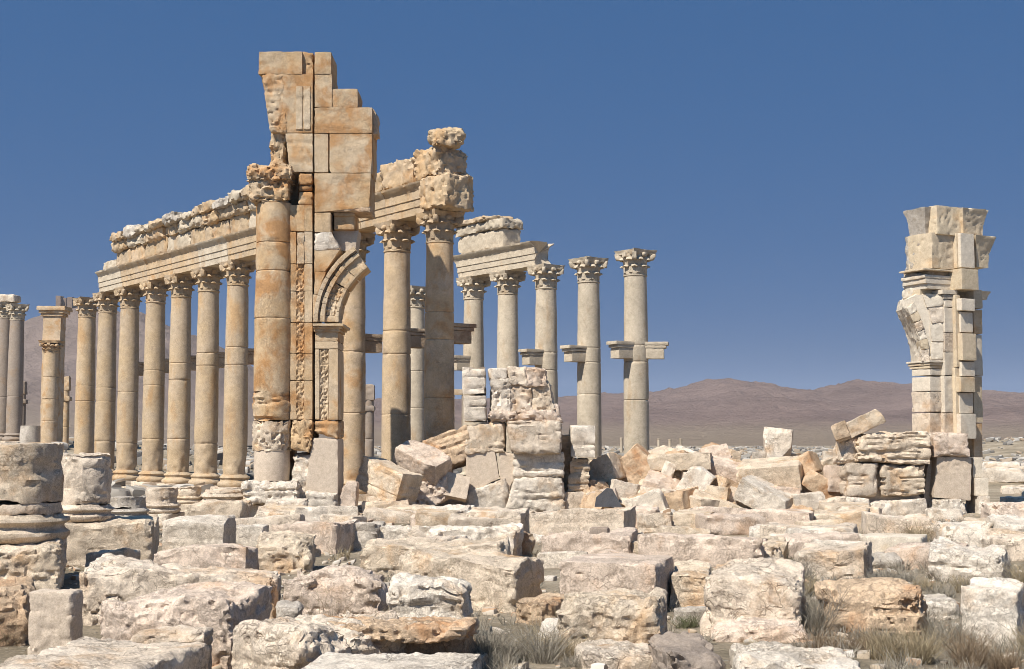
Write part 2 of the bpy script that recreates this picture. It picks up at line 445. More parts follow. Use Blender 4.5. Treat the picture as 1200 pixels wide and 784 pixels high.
# ------------------------------------------------------------------ ground
def bump2(x, y, cx, cy, rx, ry, h):
    d = ((x - cx) / rx) ** 2 + ((y - cy) / ry) ** 2
    return h * np.exp(-d * d * 0.9)
def terrain(x, y):
    x = np.asarray(x, float); y = np.asarray(y, float)
    q = np.stack([x.ravel() * 0.35, y.ravel() * 0.35, 0 * x.ravel()], -1)
    near = np.clip(1 - y / 140, 0, 1)
    z = (0.09 * fbm(q, 3, 4)).reshape(x.shape) * (0.5 + near)
    z = z + bump2(x, y, 6.6, 47.0, 4.6, 3.2, 1.35)
    z = z + bump2(x, y, -2.9, 47.8, 1.7, 1.9, 0.85)
    z = z + bump2(x, y, -2.0, 44.6, 1.3, 1.5, 0.7)
    z = z + bump2(x, y, -35, 97, 16, 20, 2.1)
    z = z + bump2(x, y, 26, 70, 9, 6, 0.7)
    z = z + bump2(x, y, 85, 215, 22, 30, 2.6)
    far = np.clip((y - 150) / 1200, 0, 1)
    z = z - 1.2 * far
    return z
def build_ground():
    ys = np.concatenate([np.arange(2, 30, 0.22), np.arange(30, 60, 0.45), 60 * 1.06 ** np.arange(0, 75)])
    xs_n = np.concatenate([-(1.09 ** np.arange(80, 0, -1) - 1) * 4.5 - 20, np.linspace(-20, 20, 110), (1.09 ** np.arange(1, 81) - 1) * 4.5 + 20])
    xs_n = xs_n[np.abs(xs_n) < 4200]
    X, Yg = np.meshgrid(xs_n, ys, indexing='ij')
    Z = terrain(X, Yg)
    V = np.stack([X, Yg, Z], -1).reshape(-1, 3)
    n, m = X.shape
    i, j = np.meshgrid(np.arange(n - 1), np.arange(m - 1), indexing='ij')
    Fq = np.stack([i * m + j, (i + 1) * m + j, (i + 1) * m + j + 1, i * m + j + 1], -1).reshape(-1, 4)
    o = mesh_obj('ground', V, Fq, M['ground'], sharp=0)
    o['kind'] = 'structure'
build_ground()
def gz(x, y): return float(terrain(np.array([x]), np.array([y]))[0])

def hills(name, pts, Yr, Y0, depth, mat, xr, nx=260, ny=90, seed=5, rough=0.12, gully=0.1):
    px = np.array([p[0] for p in pts], float); py = np.array([p[1] for p in pts], float)
    ax = np.linspace(xr[0], xr[1], nx)         # photo column along the crest
    crest = np.interp(ax, px, py)
    zc = EYE + (HZ - crest) / F * Yr
    Xc = (ax - 600) / F * Yr
    tt = np.concatenate([np.linspace(0, 1, ny), 1 + np.linspace(0.04, 1, 24)])
    T, XX = np.meshgrid(tt, Xc, indexing='ij')
    ZC = np.broadcast_to(zc, T.shape)
    YY = np.where(T <= 1, Y0 + (Yr - Y0) * T, Yr + depth * (T - 1))
    prof = np.where(T <= 1, np.clip(T, 0, 1) ** 1.7, 1 - 0.6 * (T - 1) ** 2)
    q = np.stack([XX.ravel() / 260.0, YY.ravel() / 260.0, 0 * XX.ravel()], -1)
    rd = ridge(q, seed, 5).reshape(T.shape)
    w_ = np.clip(T, 0, 1) * (1 - np.clip((T - 0.8) / 0.2, 0, 1) * 0.82)
    Z = ZC * prof + ZC * gully * rd * w_ * 1.3
    q2 = np.stack([XX.ravel() / 40.0, YY.ravel() / 40.0, 0 * XX.ravel()], -1)
    Z += ZC * 0.06 * ridge(q2, seed + 3, 4).reshape(T.shape) * np.clip(T, 0, 1)
    Z = Z - 3 * (1 - np.clip(T * 8, 0, 1))
    V = np.stack([XX, YY, Z], -1).reshape(-1, 3)
    n, m = T.shape
    i, j = np.meshgrid(np.arange(n - 1), np.arange(m - 1), indexing='ij')
    Fq = np.stack([i * m + j, i * m + j + 1, (i + 1) * m + j + 1, (i + 1) * m + j], -1).reshape(-1, 4)
    o = mesh_obj(name, V, Fq, mat, sharp=0)
    o['kind'] = 'structure'
hills('hills', [(-600, 470), (100, 466), (380, 468), (520, 470), (660, 467), (700, 463), (760, 461), (800, 455), (830, 448), (855, 446),
      (900, 450), (930, 457), (955, 459), (985, 452), (1010, 447), (1040, 449), (1072, 450), (1120, 455), (1157, 460), (1200, 463),
      (1400, 468), (1700, 475)], 2600, 1150, 900, M['hill'], (-500, 1700), 760, 150, 5, gully=0.11)
hills('castle_hill', [(-600, 455), (-300, 430), (-60, 398), (0, 387), (25, 383), (45, 374), (62, 366), (95, 362), (130, 364), (165, 373),
      (200, 386), (235, 402), (262, 420), (300, 444), (340, 470), (390, 500), (420, 514)], 1250, 620, 500, M['hill2'], (-600, 420), 240, 100, 8, gully=0.06)

# fortress on the hill
def castle():
    Yc = 1262.0
    t = thing('hilltop_castle', 'distant ruined stone castle on top of the bare hill at the left', 'castle', tuple(P(76, 366, Yc)))
    base = np.array(t.location)
    for (x0, x1, yt, dy) in ((66.5, 73, 347, 0), (73.5, 79.5, 349.5, 4), (80, 86.5, 348.5, -3), (87, 92, 354, 5), (92.5, 101, 359, 3)):
        a = P(x0, 372, Yc + dy); b = P(x1, yt, Yc + dy)
        V, Fq = rock((b[0] - a[0], 9, b[2] - a[2]), 1.6, 0.3, 0.5, 0.15, seed=int(x0))
        V += np.array([(a[0] + b[0]) / 2, Yc + dy, a[2]]) - base
        mesh_obj('tower', V, Fq, M['castle'], t)
M['castle'] = stone_mat('distant castle masonry', (0.25, 0.185, 0.14), (0.2, 0.15, 0.115), (0.2, 0.13, 0.09), 0.3, 0.1, 0, 0, 0.1, 0, 0.08)
castle()

# ------------------------------------------------------------------ colonnade geometry
RD = np.array([-0.5963, 0.8028])     # direction in which both rows recede
RN = np.array([0.8028, 0.5963])      # from the near row across the street
ROWANG = math.atan2(-RD[1], -RD[0])  # local x runs towards the viewer / right
HCAP = 7.54                          # capital top above the eye
def row(px, which):
    h = 175 + 0.245 * (px - 127) if which == 1 else 225 + 0.168 * (px - 745)
    Y = F * HCAP / h
    return np.array([(px - 600) * Y / F * 1.004, Y])

def add_weather(V, Fq, **k): return weather(V, Fq, k.get('amp', 0.01), k.get('f', 3), k.get('seed', 1), k.get('strata', 0), k.get('pits', 0), k.get('cracks', 0))

def shaft_mesh(r0, r1, z0, z1, seed, joints, seg=44, amp=0.012, erode_base=0.0, dz=0.1, groove=0.025, chips=0.05):
    n = int((z1 - z0) / dz) + 1
    zs = set(np.linspace(z0, z1, n).tolist())
    for j in joints:
        for d in (-0.035, -0.012, 0.0, 0.012, 0.035): zs.add(j + d)
    zs = np.array(sorted(zs)); t = (zs - z0) / (z1 - z0)
    r = r0 + (r1 - r0) * t + 0.02 * np.sin(t * pi)
    for j in joints: r = r - groove * np.clip(1 - np.abs(zs - j) / 0.02, 0, 1)
    V, Fq = lathe(capped(list(zip(r, zs))), seg)
    rr = np.hypot(V[:, 0], V[:, 1]) + 1e-9
    Q = V + seed * 3.3
    d = amp * fbm(Q * 2.2, seed, 4)
    for j in joints:
        near = np.clip(1 - np.abs(V[:, 2] - j) / 0.14, 0, 1)
        d -= chips * near * np.clip(fbm(Q * 3.0, seed + 5, 3) * 2.4 - 0.35, 0, 1)
    if erode_base:
        e = np.clip(1 - (V[:, 2] - z0) / 1.5, 0, 1) ** 1.3
        d -= erode_base * e * np.clip(fbm(Q * 3.2, seed + 8, 4) * 1.6 + 0.4, 0, 1.2)
    sc = 1 + np.where(rr > 0.05, d, 0) / rr
    V[:, 0] *= sc; V[:, 1] *= sc
    return V, Fq

def capital_mesh(r, h, seed, wear=0.025):
    """Corinthian capital: bell, two tiers of acanthus leaves, corner volutes, concave abacus."""
    parts = []
    bell = [(r * 1.0, 0.0), (r * 1.08, 0.03), (r * 1.08, 0.07), (r * 0.96, 0.09)]
    for i in range(9):
        t = i / 8
        bell.append((r * (0.94 + 0.26 * t ** 2.2), 0.1 + (h * 0.84 - 0.1) * t))
    parts.append(lathe(capped(bell), 36))
    def leaf(a, z0, hh, wd, r0, out):
        nu, nv = 5, 9
        V = []
        for i in range(nv):
            t = i / (nv - 1)
            z = z0 + hh * (math.sin(min(t, 0.82) / 0.82 * pi / 2) if t < 0.82 else 1.0 - 0.9 * (t - 0.82))
            rad = r0 + 0.035 + out * t ** 3.0 + 0.02 * t
            if t > 0.9: rad += 0.01
            wdt = wd * (0.75 + 0.45 * math.sin(t * pi * 0.8)) * (1 if t < 0.8 else 0.75)
            for k in range(nu):
                s = (k / (nu - 1) - 0.5) * 2
                aa = a + s * wdt / rad / 2
                rr = rad - 0.045 * abs(s) ** 1.5 + (0.018 if k % 2 else 0)
                V.append((rr * cos(aa), rr * sin(aa), z - 0.03 * abs(s) * t))
        V = np.array(V)
        c = V.copy(); c[:, 0] *= 0.86; c[:, 1] *= 0.86; c[:, 2] -= 0.02
        n = len(V); A = np.concatenate([V, c]); Fs = []
        for i in range(nv - 1):
            for k in range(nu - 1):
                q = i * nu + k
                Fs.append((q, q + 1, q + 1 + nu, q + nu)); Fs.append((n + q, n + q + nu, n + q + 1 + nu, n + q + 1))
        for i in range(nv - 1):
            q = i * nu; Fs.append((q, q + nu, n + q + nu, n + q))
            q = i * nu + nu - 1; Fs.append((q, n + q, n + q + nu, q + nu))
        for k in range(nu - 1):
            q = (nv - 1) * nu + k; Fs.append((q, q + 1, n + q + 1, n + q))
        return A, np.array(Fs)
    for k in range(8):
        parts.append(leaf(k * pi / 4, 0.09, h * 0.36, 0.36 * r / 0.45, r * 0.96, 0.13))
        parts.append(leaf(k * pi / 4 + pi / 8, 0.16, h * 0.58, 0.36 * r / 0.45, r * 0.98, 0.17))
    for k in range(4):
        a = k * pi / 2 + pi / 4
        # stalk and volute at each corner
        V, Fq = rock((0.30, 0.17, h * 0.26), 0.05, 0.07, 0.03, 5, seed=seed + k)
        V[:, 2] += h * 0.62; V[:, 0] += r * 1.38
        V[:, 0] += (V[:, 2] - h * 0.62) * 0.25
        parts.append((rotz(V, a), Fq))
        V, Fq = rock((0.16, 0.2, 0.16), 0.05, 0.05, 0.02, 5, seed=seed + k)
        V[:, 2] += h * 0.74; V[:, 0] += r * 1.22
        parts.append((rotz(V, k * pi / 2), Fq))
    V, Fq = merge(parts)
    N = V / (np.linalg.norm(V * np.array([1, 1, 0]), axis=1)[:, None] + 0.2)
    N[:, 2] = 0
    d = wear * fbm(V * 7 + seed * 2.1, seed, 4) - wear * 1.2 * np.clip(fbm(V * 2.3 + seed, seed + 3, 3) * 3, 0, 1.5)
    return V + N * d[:, None], Fq
def abacus_mesh(r, hh, seed, wear=0.03):
    n = 14; a = r * 1.46
    ijk, Fq = lattice(n, n, 4)
    V = (ijk - np.array([0.5, 0.5, 0])) * np.array([2 * a, 2 * a, hh])
    x, y, z = V[:, 0] / a, V[:, 1] / a, V[:, 2] / hh
    # concave sides and flaring profile
    V[:, 0] -= np.sign(x) * np.abs(x) ** 3 * (1 - y ** 2) * 0.20 * a
    V[:, 1] -= np.sign(y) * np.abs(y) ** 3 * (1 - x ** 2) * 0.20 * a
    cr = np.clip(np.abs(x) + np.abs(y) - 1.72, 0, 1)
    V[:, 0] -= np.sign(x) * cr * 0.3 * a; V[:, 1] -= np.sign(y) * cr * 0.3 * a
    V[:, :2] *= (0.90 + 0.10 * z)[:, None]
    return weather(V, Fq, wear, 4, seed, pits=0.02), Fq
def base_mesh(r, h, seed, amp=0.02):
    p = []
    p += [(r * 1.36, 0), (r * 1.42, h * 0.1), (r * 1.44, h * 0.22), (r * 1.40, h * 0.34), (r * 1.30, h * 0.42), (r * 1.24, h * 0.45),
          (r * 1.17, h * 0.55), (r * 1.17, h * 0.63), (r * 1.22, h * 0.68), (r * 1.27, h * 0.77), (r * 1.22, h * 0.87), (r * 1.1, h * 0.92), (r * 1.04, h), (r, h + 0.02)]
    V, Fq = lathe(capped(p), 44)
    return weather(V, Fq, amp, 3.2, seed, pits=amp * 0.5), Fq
def console_mesh(L, wd, hh, seed):
    """bracket: block with a moulded crown, local x pointing outwards"""
    parts = []
    for (l, w_, z0, z1) in ((L * 0.86, wd * 0.86, 0, hh * 0.62), (L * 0.93, wd * 0.93, hh * 0.62, hh * 0.8), (L, wd, hh * 0.8, hh)):
        V, Fq = rock((l, w_, z1 - z0), 0.09, 0.02, 0.008, 4, seed=seed)
        V[:, 0] += l / 2; V[:, 2] += z0 + (0.002 if z0 else 0)
        parts.append((V, Fq))
    return merge(parts)

# ------------------------------------------------------------------ ground fixed colonnade pieces
def column(px, which, label, group, seed, mat='shaft', r=0.5, joints=(2.3, 5.0, 5.65), brackets=(0,), ztop=None, zbase=0.24, capmat=None,
           pos=None, top=EYE + HCAP, name='column', erode=0.05, cap=True, shadeseg=44, br_mat=None, brz=5.45):
    p = row(px, which) if pos is None else np.array(pos)
    t = thing(name, label, 'column', (p[0], p[1], zbase), 0, group)
    H = top - zbase
    hb = r * 0.95; hc = 1.05 * r / 0.5
    V, Fq = rock((r * 2.95, r * 2.95, 0.26), 0.12, 0.05, 0.03, 3, seed=seed, pits=0.02)
    V[:, 2] -= 0.14
    mesh_obj('plinth', V, Fq, M['pale'], t, rot=(0, 0, ROWANG))
    V, Fq = base_mesh(r, hb, seed, 0.025)
    V[:, 2] += 0.125
    mesh_obj('base', V, Fq, M[mat], t)
    V, Fq = shaft_mesh(r, r * 0.88, hb + 0.13, H - hc, seed, [j for j in joints], erode_base=erode, seg=shadeseg)
    mesh_obj('shaft', V, Fq, M[mat], t)
    if cap:
        V, Fq = capital_mesh(r * 0.88, hc, seed)
        c = mesh_obj('capital', V, Fq, M[capmat or mat], t, loc=(0, 0, H - hc), rot=(0, 0, ROWANG))
        V, Fq = abacus_mesh(r * 0.9, hc * 0.17, seed + 1)
        mesh_obj('abacus', V, Fq, M[capmat or mat], c, loc=(0, 0, hc * 0.83))
    for k, b in enumerate(brackets):
        V, Fq = console_mesh(1.28, 0.62, 0.66, seed + 3)
        mesh_obj('bracket', V, Fq, M[br_mat or mat], t, loc=(0, 0, brz - zbase), rot=(0, 0, b))
    return t
A_IN = math.atan2(RN[1], RN[0])
G1 = 'columns of the near colonnade'
ords = ['leftmost', 'second', 'third', 'fourth', 'fifth', 'sixth', 'seventh']
C1 = [(102, 'weathered column standing just left of the entablature end, its capital free of any beam', (4.1, 4.9), 'shaft'),
      (126, 'column under the very left end of the long entablature, chipped below its capital', (4.0, 4.7, 2.0), 'shaft'),
      (152, 'column under the long entablature, second from its left end, orange middle drum', (4.4, 1.9), 'shaft'),
      (182, 'column under the long entablature, third from its left end, cracked near the foot', (4.6, 5.3, 2.1), 'shaft'),
      (212, 'column under the long entablature, fourth from its left end, pale upper drum', (4.75, 5.5, 2.1), 'shaft'),
      (244, 'column under the long entablature, fifth from its left end, ringed above mid height', (5.25, 5.8, 1.9), 'shaft'),
      (278, 'column next to the big half column of the arch, last one under the left entablature', (5.15, 5.9), 'shaft')]
for i, (px, lb, jt, mt) in enumerate(C1):
    column(px, 1, lb, G1, 11 + i * 7, mt, joints=jt, brackets=((A_IN,) if i > 1 else ()), erode=0.09, br_mat='rust')
C1b = [(413, 'golden column seen through the broken side arch, right behind the carved pilaster', (5.2, 3.0), 'orange'),
       (465, 'tall golden column between the arch and the shaded end column', (4.95, 5.75, 2.9), 'shaft'),
       (515, 'tall end column whose lower half lies in shadow, under the boulder topped corner', (5.3, 3.4, 6.2), 'orange')]
for i, (px, lb, jt, mt) in enumerate(C1b):
    column(px, 1, lb, G1, 91 + i * 9, mt, joints=jt, brackets=(A_IN,), erode=0.05, br_mat='rust', capmat='shaft')
G2 = 'columns of the far row'
C2 = [(487, 'pale slender looking column seen in the gap between two tall golden columns', (3.6, 5.4), ()),
      (555, 'pale column under the left end of the broken beam with stacked blocks', (5.0, 3.0), (A_IN + pi,)),
      (595, 'pale column under the right part of the broken carved beam', (5.1, 3.2), ()),
      (640, 'pale free standing column just right of the broken beam, bracket on its left', (5.0, 5.75), (A_IN + pi,)),
      (690, 'pale free standing column second from the right, bracket on its left side', (3.9, 5.2, 5.8), (A_IN + pi,)),
      (745, 'pale free standing column at the right end of the row, brackets on both sides', (3.6, 5.1, 5.75), (A_IN + pi, -0.15))]
for i, (px, lb, jt, br) in enumerate(C2):
    column(px, 2, lb, G2, 201 + i * 5, 'shaftpale', joints=jt, brackets=br, br_mat='shaftpale', capmat='shaftpale', erode=0.06, zbase=(0.24 if i < 5 else 0.24))

# ------------------------------------------------------------------ entablatures (local x along the row, towards the viewer)
def extrude_profile(prof, x0, x1, res, seed, amp=0.012, endrough=0.0, pits=0.0, f=3.0):
    """prof: closed loop of (y,z)"""
    pts = []
    for a, b in zip(prof, prof[1:] + prof[:1]):
        n = max(1, int(math.hypot(b[0] - a[0], b[1] - a[1]) / res))
        for i in range(n): pts.append((a[0] + (b[0] - a[0]) * i / n, a[1] + (b[1] - a[1]) * i / n))
    m = len(pts); nx = max(2, int((x1 - x0) / res))
    xs = np.linspace(x0, x1, nx + 1)
    V = np.zeros((nx + 1, m, 3)); V[:, :, 0] = xs[:, None]
    pp = np.array(pts); V[:, :, 1] = pp[:, 0]; V[:, :, 2] = pp[:, 1]
    V = V.reshape(-1, 3)
    i, j = np.meshgrid(np.arange(nx), np.arange(m), indexing='ij'); j2 = (j + 1) % m
    Fq = np.stack([i * m + j, (i + 1) * m + j, (i + 1) * m + j2, i * m + j2], -1).reshape(-1, 4)
    ca = pp.mean(0)
    V = np.concatenate([V, [[x0, ca[0], ca[1]], [x1, ca[0], ca[1]]]])
    c0, c1 = len(V) - 2, len(V) - 1
    caps = []
    for k in range(0, m, 1):
        caps.append((c0, k, (k + 1) % m, (k + 1) % m)); 
        caps.append((c1, nx * m + (k + 1) % m, nx * m + k, nx * m + k))
    V = weather(V, np.concatenate([Fq]), amp, f, seed, 0, pits)
    if endrough:
        e = np.clip(1 - (V[:, 0] - x0) / 0.4, 0, 1) + np.clip(1 - (x1 - V[:, 0]) / 0.4, 0, 1)
        V[:, 0] += e * endrough * fbm(V * 2 + seed, seed, 3)
    quads = [tuple(q) for q in Fq] + [(a, b, c) for a, b, c, d in caps]
    return V, quads
def architrave_profile(w_, h):
    # three fasciae stepping out, then an overhanging crown, on both long sides
    a = w_ / 2
    s = [(a, 0), (a, h * 0.24), (a + 0.035, h * 0.25), (a + 0.035, h * 0.48), (a + 0.07, h * 0.49), (a + 0.07, h * 0.76),
         (a + 0.10, h * 0.79), (a + 0.13, h * 0.86), (a + 0.23, h * 0.93), (a + 0.25, h)]
    front = [(-y, z) for y, z in s]
    return s + front[::-1]
def entab(name, label, px0, px1, which, seed, zc=EYE + HCAP, mat='cream'):
    A, B = row(px0, which), row(px1, which)
    L = float(np.hypot(*(B - A)))
    t = thing(name, label, 'entablature', (A[0], A[1], zc), ROWANG)
    return t, L
def arch_block(t, x0, x1, seed, mat, h=1.05, w_=0.86, **k):
    prof = architrave_profile(w_, h)
    V, q = extrude_profile(prof[::-1], x0 + 0.008, x1 - 0.008, 0.1, seed, **k)
    return mesh_obj('architrave_block', V, q, M[mat], t)
def rough_block(t, x0, x1, z0, z1, w_, seed, mat, name='frieze_block', r=0.08, amp=0.06, cuts=2, yoff=0, res=0.09, rz=0, **k):
    V, Fq = rock((x1 - x0, w_, z1 - z0), res, r, amp, 2.2, cuts=cuts, cutd=(0.8, 0.98), seed=seed, **k)
    V[:, 0] += (x0 + x1) / 2; V[:, 1] += yoff; V[:, 2] += z0
    return mesh_obj(name, V, Fq, M[mat], t)

rng = random.Random(4)
def spos(px, A, which):
    return float((row(px, which) - A) @ (-RD))
# left, long
t, L = entab('entablature', 'long ruined entablature of carved beams and eroded cornice stones over the left colonnade', 125, 368, 1, 3)
A = row(125, 1)
xs = [0] + [spos(px, A, 1) for (px, *_r) in C1[2:]] + [L]
xs = [0, spos(152, A, 1), spos(182, A, 1), spos(212, A, 1), spos(244, A, 1), spos(278, A, 1), spos(320, A, 1), L]
mts = ['shaftpale', 'shaft', 'orange', 'shaft', 'shaftpale', 'orange', 'orange']
for i in range(7):
    arch_block(t, xs[i], xs[i + 1], 40 + i, 'shaft' if i % 2 else mts[i], amp=0.02, pits=0.015)
x = 0.5; i = 0
while x < L - 0.4:
    l = rng.uniform(1.5, 2.9); x1 = min(L, x + l)
    z1 = 1.056 + 0.75 + rng.uniform(-0.05, 0.08) - (0.28 if i == 0 else 0)
    rough_block(t, x, x1 - 0.01, 1.056, z1, 0.92, 60 + i, ['shaftpale', 'shaft', 'orange', 'shaft'][i % 4], strata=0.03, pits=0.03)
    x = x1; i += 1
x = 2.1; i = 0
while x < L - 0.4:
    l = rng.uniform(1.3, 2.8); x1 = min(L, x + l)
    rough_block(t, x, x1 - 0.01, 1.79, 2.28 + rng.uniform(-0.07, 0.07), 1.25 + rng.uniform(-0.1, 0.2), 80 + i, ['shaft', 'shaftpale', 'orange'][i % 3],
                'cornice_block', r=0.16, amp=0.13, cuts=3, pits=0.05, strata=0.04)
    x = x1; i += 1
x = 2.5; i = 0
while x < L - 0.4:
    l = rng.uniform(1.2, 2.6); x1 = min(L, x + l)
    rough_block(t, x, x1 - 0.01, 2.27, 2.62 + rng.uniform(-0.1, 0.16), 1.75 + rng.uniform(-0.25, 0.2), 120 + i, ['shaft', 'grey', 'shaftpale'][i % 3],
                'cornice_block', r=0.16, amp=0.14, cuts=4, pits=0.06)
    x = x1; i += 1
# right, short
t, L = entab('entablature', 'short ruined entablature between the arch and the boulder topped corner', 400, 541, 1, 4)
A = row(400, 1)
xs = [0, spos(434, A, 1), spos(465, A, 1), spos(514, A, 1)]
for i in range(3): arch_block(t, xs[i] + 0.002, xs[i + 1], 150 + i, ['orange', 'shaft', 'shaft'][i], amp=0.02, pits=0.015)
rough_block(t, xs[3] - 0.25, L, 0.0, 1.12, 1.25, 160, 'shaft', 'corner_block', r=0.15, amp=0.12, cuts=3, pits=0.06, res=0.07, yoff=-0.02)
rough_block(t, xs[0], xs[1] + 0.6, 1.056, 1.75, 0.95, 161, 'shaft', pits=0.03, r=0.14, amp=0.09)
rough_block(t, xs[1] + 0.6, xs[2] - 0.2, 1.056, 1.82, 1.05, 162, 'shaft', pits=0.03, r=0.14, amp=0.09)
rough_block(t, xs[2] - 0.2, xs[3] - 0.7, 1.056, 2.0, 1.15, 163, 'orange', pits=0.05, r=0.2, amp=0.13)
rough_block(t, xs[3] - 0.75, L - 0.4, 1.1, 2.12, 1.2, 164, 'shaft', 'corner_block', pits=0.05, r=0.3, amp=0.15, res=0.07)
# boulder on the corner
p = row(533, 1)
V, Fq = rock((1.05, 0.9, 0.55), 0.06, 0.22, 0.12, 2.4, seed=31, pits=0.05, cuts=4, cutd=(0.7, 0.9))
bz = EYE + HCAP + 2.06
o = mesh_obj('boulder', V, Fq, M['shaft'], loc=(p[0] - 0.25, p[1] - 0.1, bz), rot=(0, R(-8), 0.3))
tag(o, 'knobbly loose boulder balanced on the top corner of the short entablature', 'boulder')
# broken beam on the far row
t, L = entab('entablature', 'broken carved beam with blocks stacked on it across two pale columns', 543, 636, 2, 5)
A = row(543, 2)
arch_block(t, 0, L, 171, 'shaftpale', amp=0.02, pits=0.012, endrough=0.35)
rough_block(t, 0.25, spos(600, A, 2), 1.056, 1.9, 0.95, 172, 'shaftpale', r=0.06, amp=0.06, cuts=1)
rough_block(t, 0.2, spos(602, A, 2), 1.9, 2.36, 1.2, 173, 'shaftpale', 'cornice_block', r=0.12, amp=0.1, cuts=2, pits=0.05)
rough_block(t, -0.1, spos(590, A, 2) - 0.2, 2.35, 2.6, 1.5, 174, 'shaft', 'cornice_block', r=0.1, amp=0.1, cuts=3, pits=0.05)
# low stone steps the rows stand on
def stylobate(label, px0, px1, which, zt, seed):
    A, B = row(px0, which), row(px1, which)
    L = float(np.hypot(*(B - A)))
    t = thing('stylobate', label, 'stone step', (A[0], A[1], -0.3), ROWANG)
    x = 0; i = 0
    while x < L:
        l = rng.uniform(1.4, 2.6)
        V, Fq = rock((min(l, L - x) - 0.015, 1.9, 0.3 + zt), 0.14, 0.05, 0.03, 2, seed=seed + i, cuts=1, cutd=(0.93, 1.0))
        V[:, 0] += x + min(l, L - x) / 2
        mesh_obj('step_block', V, Fq, M[['pale', 'white', 'cream'][i % 3]], t)
        x += l; i += 1
stylobate('low stone step running under the near colonnade', 84, 540, 1, 0.09, 300)
stylobate('low stone step under the far row of pale columns', 470, 762, 2, 0.09, 340)

# ------------------------------------------------------------------ far columns and piers
p = P(16, 517, 95)
column(0, 1, 'grey brown distant column with pale capital near the left edge', 'distant columns at the left edge', 401, 'dim', r=0.54, joints=(3.2,), brackets=(),
       pos=(p[0], 95), zbase=p[2] - 0.1, top=P(0, 357, 95)[2], capmat='shaftpale', erode=0.02)
p = P(2, 517, 96.5)
t = column(0, 1, 'grey brown distant column cut by the left edge, a block on its capital', 'distant columns at the left edge', 402, 'dim', r=0.54, joints=(3.2,), brackets=(),
       pos=(p[0], 96.5), zbase=p[2] - 0.1, top=P(0, 355, 96.5)[2], capmat='shaftpale', erode=0.02)
V, Fq = rock((1.5, 1.2, 0.55), 0.12, 0.1, 0.08, 2, seed=7, cuts=2)
mesh_obj('impost_block', V, Fq, M['pale'], t, loc=(0.1, 0, P(0, 355, 96.5)[2] - (P(2, 517, 96.5)[2] - 0.1)))
def far_pier():
    Y = 88.0
    a = P(60, 519, Y)
    t = thing('ruined_pier', 'golden distant pier with moulded top and attached half column', 'pier', (a[0], Y, a[2] - 0.4))
    s = Y / F
    H = (519 - 371) * s + 0.4
    V, Fq = rock((21 * s, 1.0, H), 0.2, 0.03, 0.03, 2, seed=3); mesh_obj('wall_pier', V, Fq, M['arch'], t)
    for k, (wd, z0, z1) in enumerate(((26, 0, 0.18), (29, 0.18, 0.36), (33, 0.36, 0.62))):
        V, Fq = rock((wd * s, 1.1 + (wd - 24) * s, z1 - z0), 0.14, 0.03, 0.04, 2, seed=5 + k)
        mesh_obj('cornice', V, Fq, M['orange'], t, loc=(0, 0, H + z0 + 0.003 * k))
    V, Fq = shaft_mesh(0.5, 0.47, 0, (519 - 414) * s + 0.2, 6, (1.6, 3.0, 4.4)); mesh_obj('half_column', V, Fq, M['orange'], t, loc=(0.05, -0.55, 0.2))
    V, Fq = capital_mesh(0.47, 0.65, 8)
    c = mesh_obj('capital', V, Fq, M['orange'], t, loc=(0.05, -0.55, (519 - 414) * s + 0.36))
    V, Fq = abacus_mesh(0.5, 0.16, 9); mesh_obj('abacus', V, Fq, M['orange'], c, loc=(0, 0, 0.64))
far_pier()
def small_pier(px, y0, y1, Y, wpx, label, seed, mat='arch', capw=1.4):
    a = P(px, y1, Y); s = Y / F
    t = thing('pillar', label, 'pillar', (a[0], Y, a[2] - 0.3)); H = (y1 - y0) * s + 0.3
    V, Fq = shaft_mesh(wpx * s / 2, wpx * s / 2 * 0.93, 0, H * 0.8, seed, (H * 0.3,), seg=24, dz=0.2); mesh_obj('shaft', V, Fq, M[mat], t)
    V, Fq = rock((wpx * s * 1.05, wpx * s * 1.05, H * 0.2), 0.1, 0.06, 0.05, 3, seed=seed, cuts=2); mesh_obj('broken_top', V, Fq, M[mat], t, loc=(0, 0, H * 0.8))
    V, Fq = rock((wpx * s * capw, wpx * s * capw, 0.3), 0.1, 0.06, 0.05, 3, seed=seed); mesh_obj('moulding', V, Fq, M[mat], t, loc=(0, 0, H * 0.66))
small_pier(76, 441, 521, 92, 8, 'small distant golden pillar right of the golden pier', 51, 'orange')
small_pier(25.5, 447, 519, 97, 7, 'small dark broken pillar right behind the grey column at the left edge', 52, 'dim')
small_pier(432, 451, 536, 80, 12, 'small distant pillar between the golden arch column and its tall neighbour', 53, 'dim', 1.15)
t = thing('doorway', 'tiny distant stone doorway seen left of the ruined pedestal', 'doorway', (P(537, 505, 85)[0], 85, P(537, 512, 85)[2]))
for dx in (-0.33, 0.3):
    V, Fq = rock((0.2, 0.3, 2.6), 0.1, 0.02, 0.02, 2, seed=3); mesh_obj('jamb', V, Fq, M['dim'], t, loc=(dx, 0, 0))
V, Fq = rock((1.2, 0.4, 0.35), 0.1, 0.03, 0.03, 2, seed=4); mesh_obj('lintel', V, Fq, M['arch'], t, loc=(0, 0, 2.6))
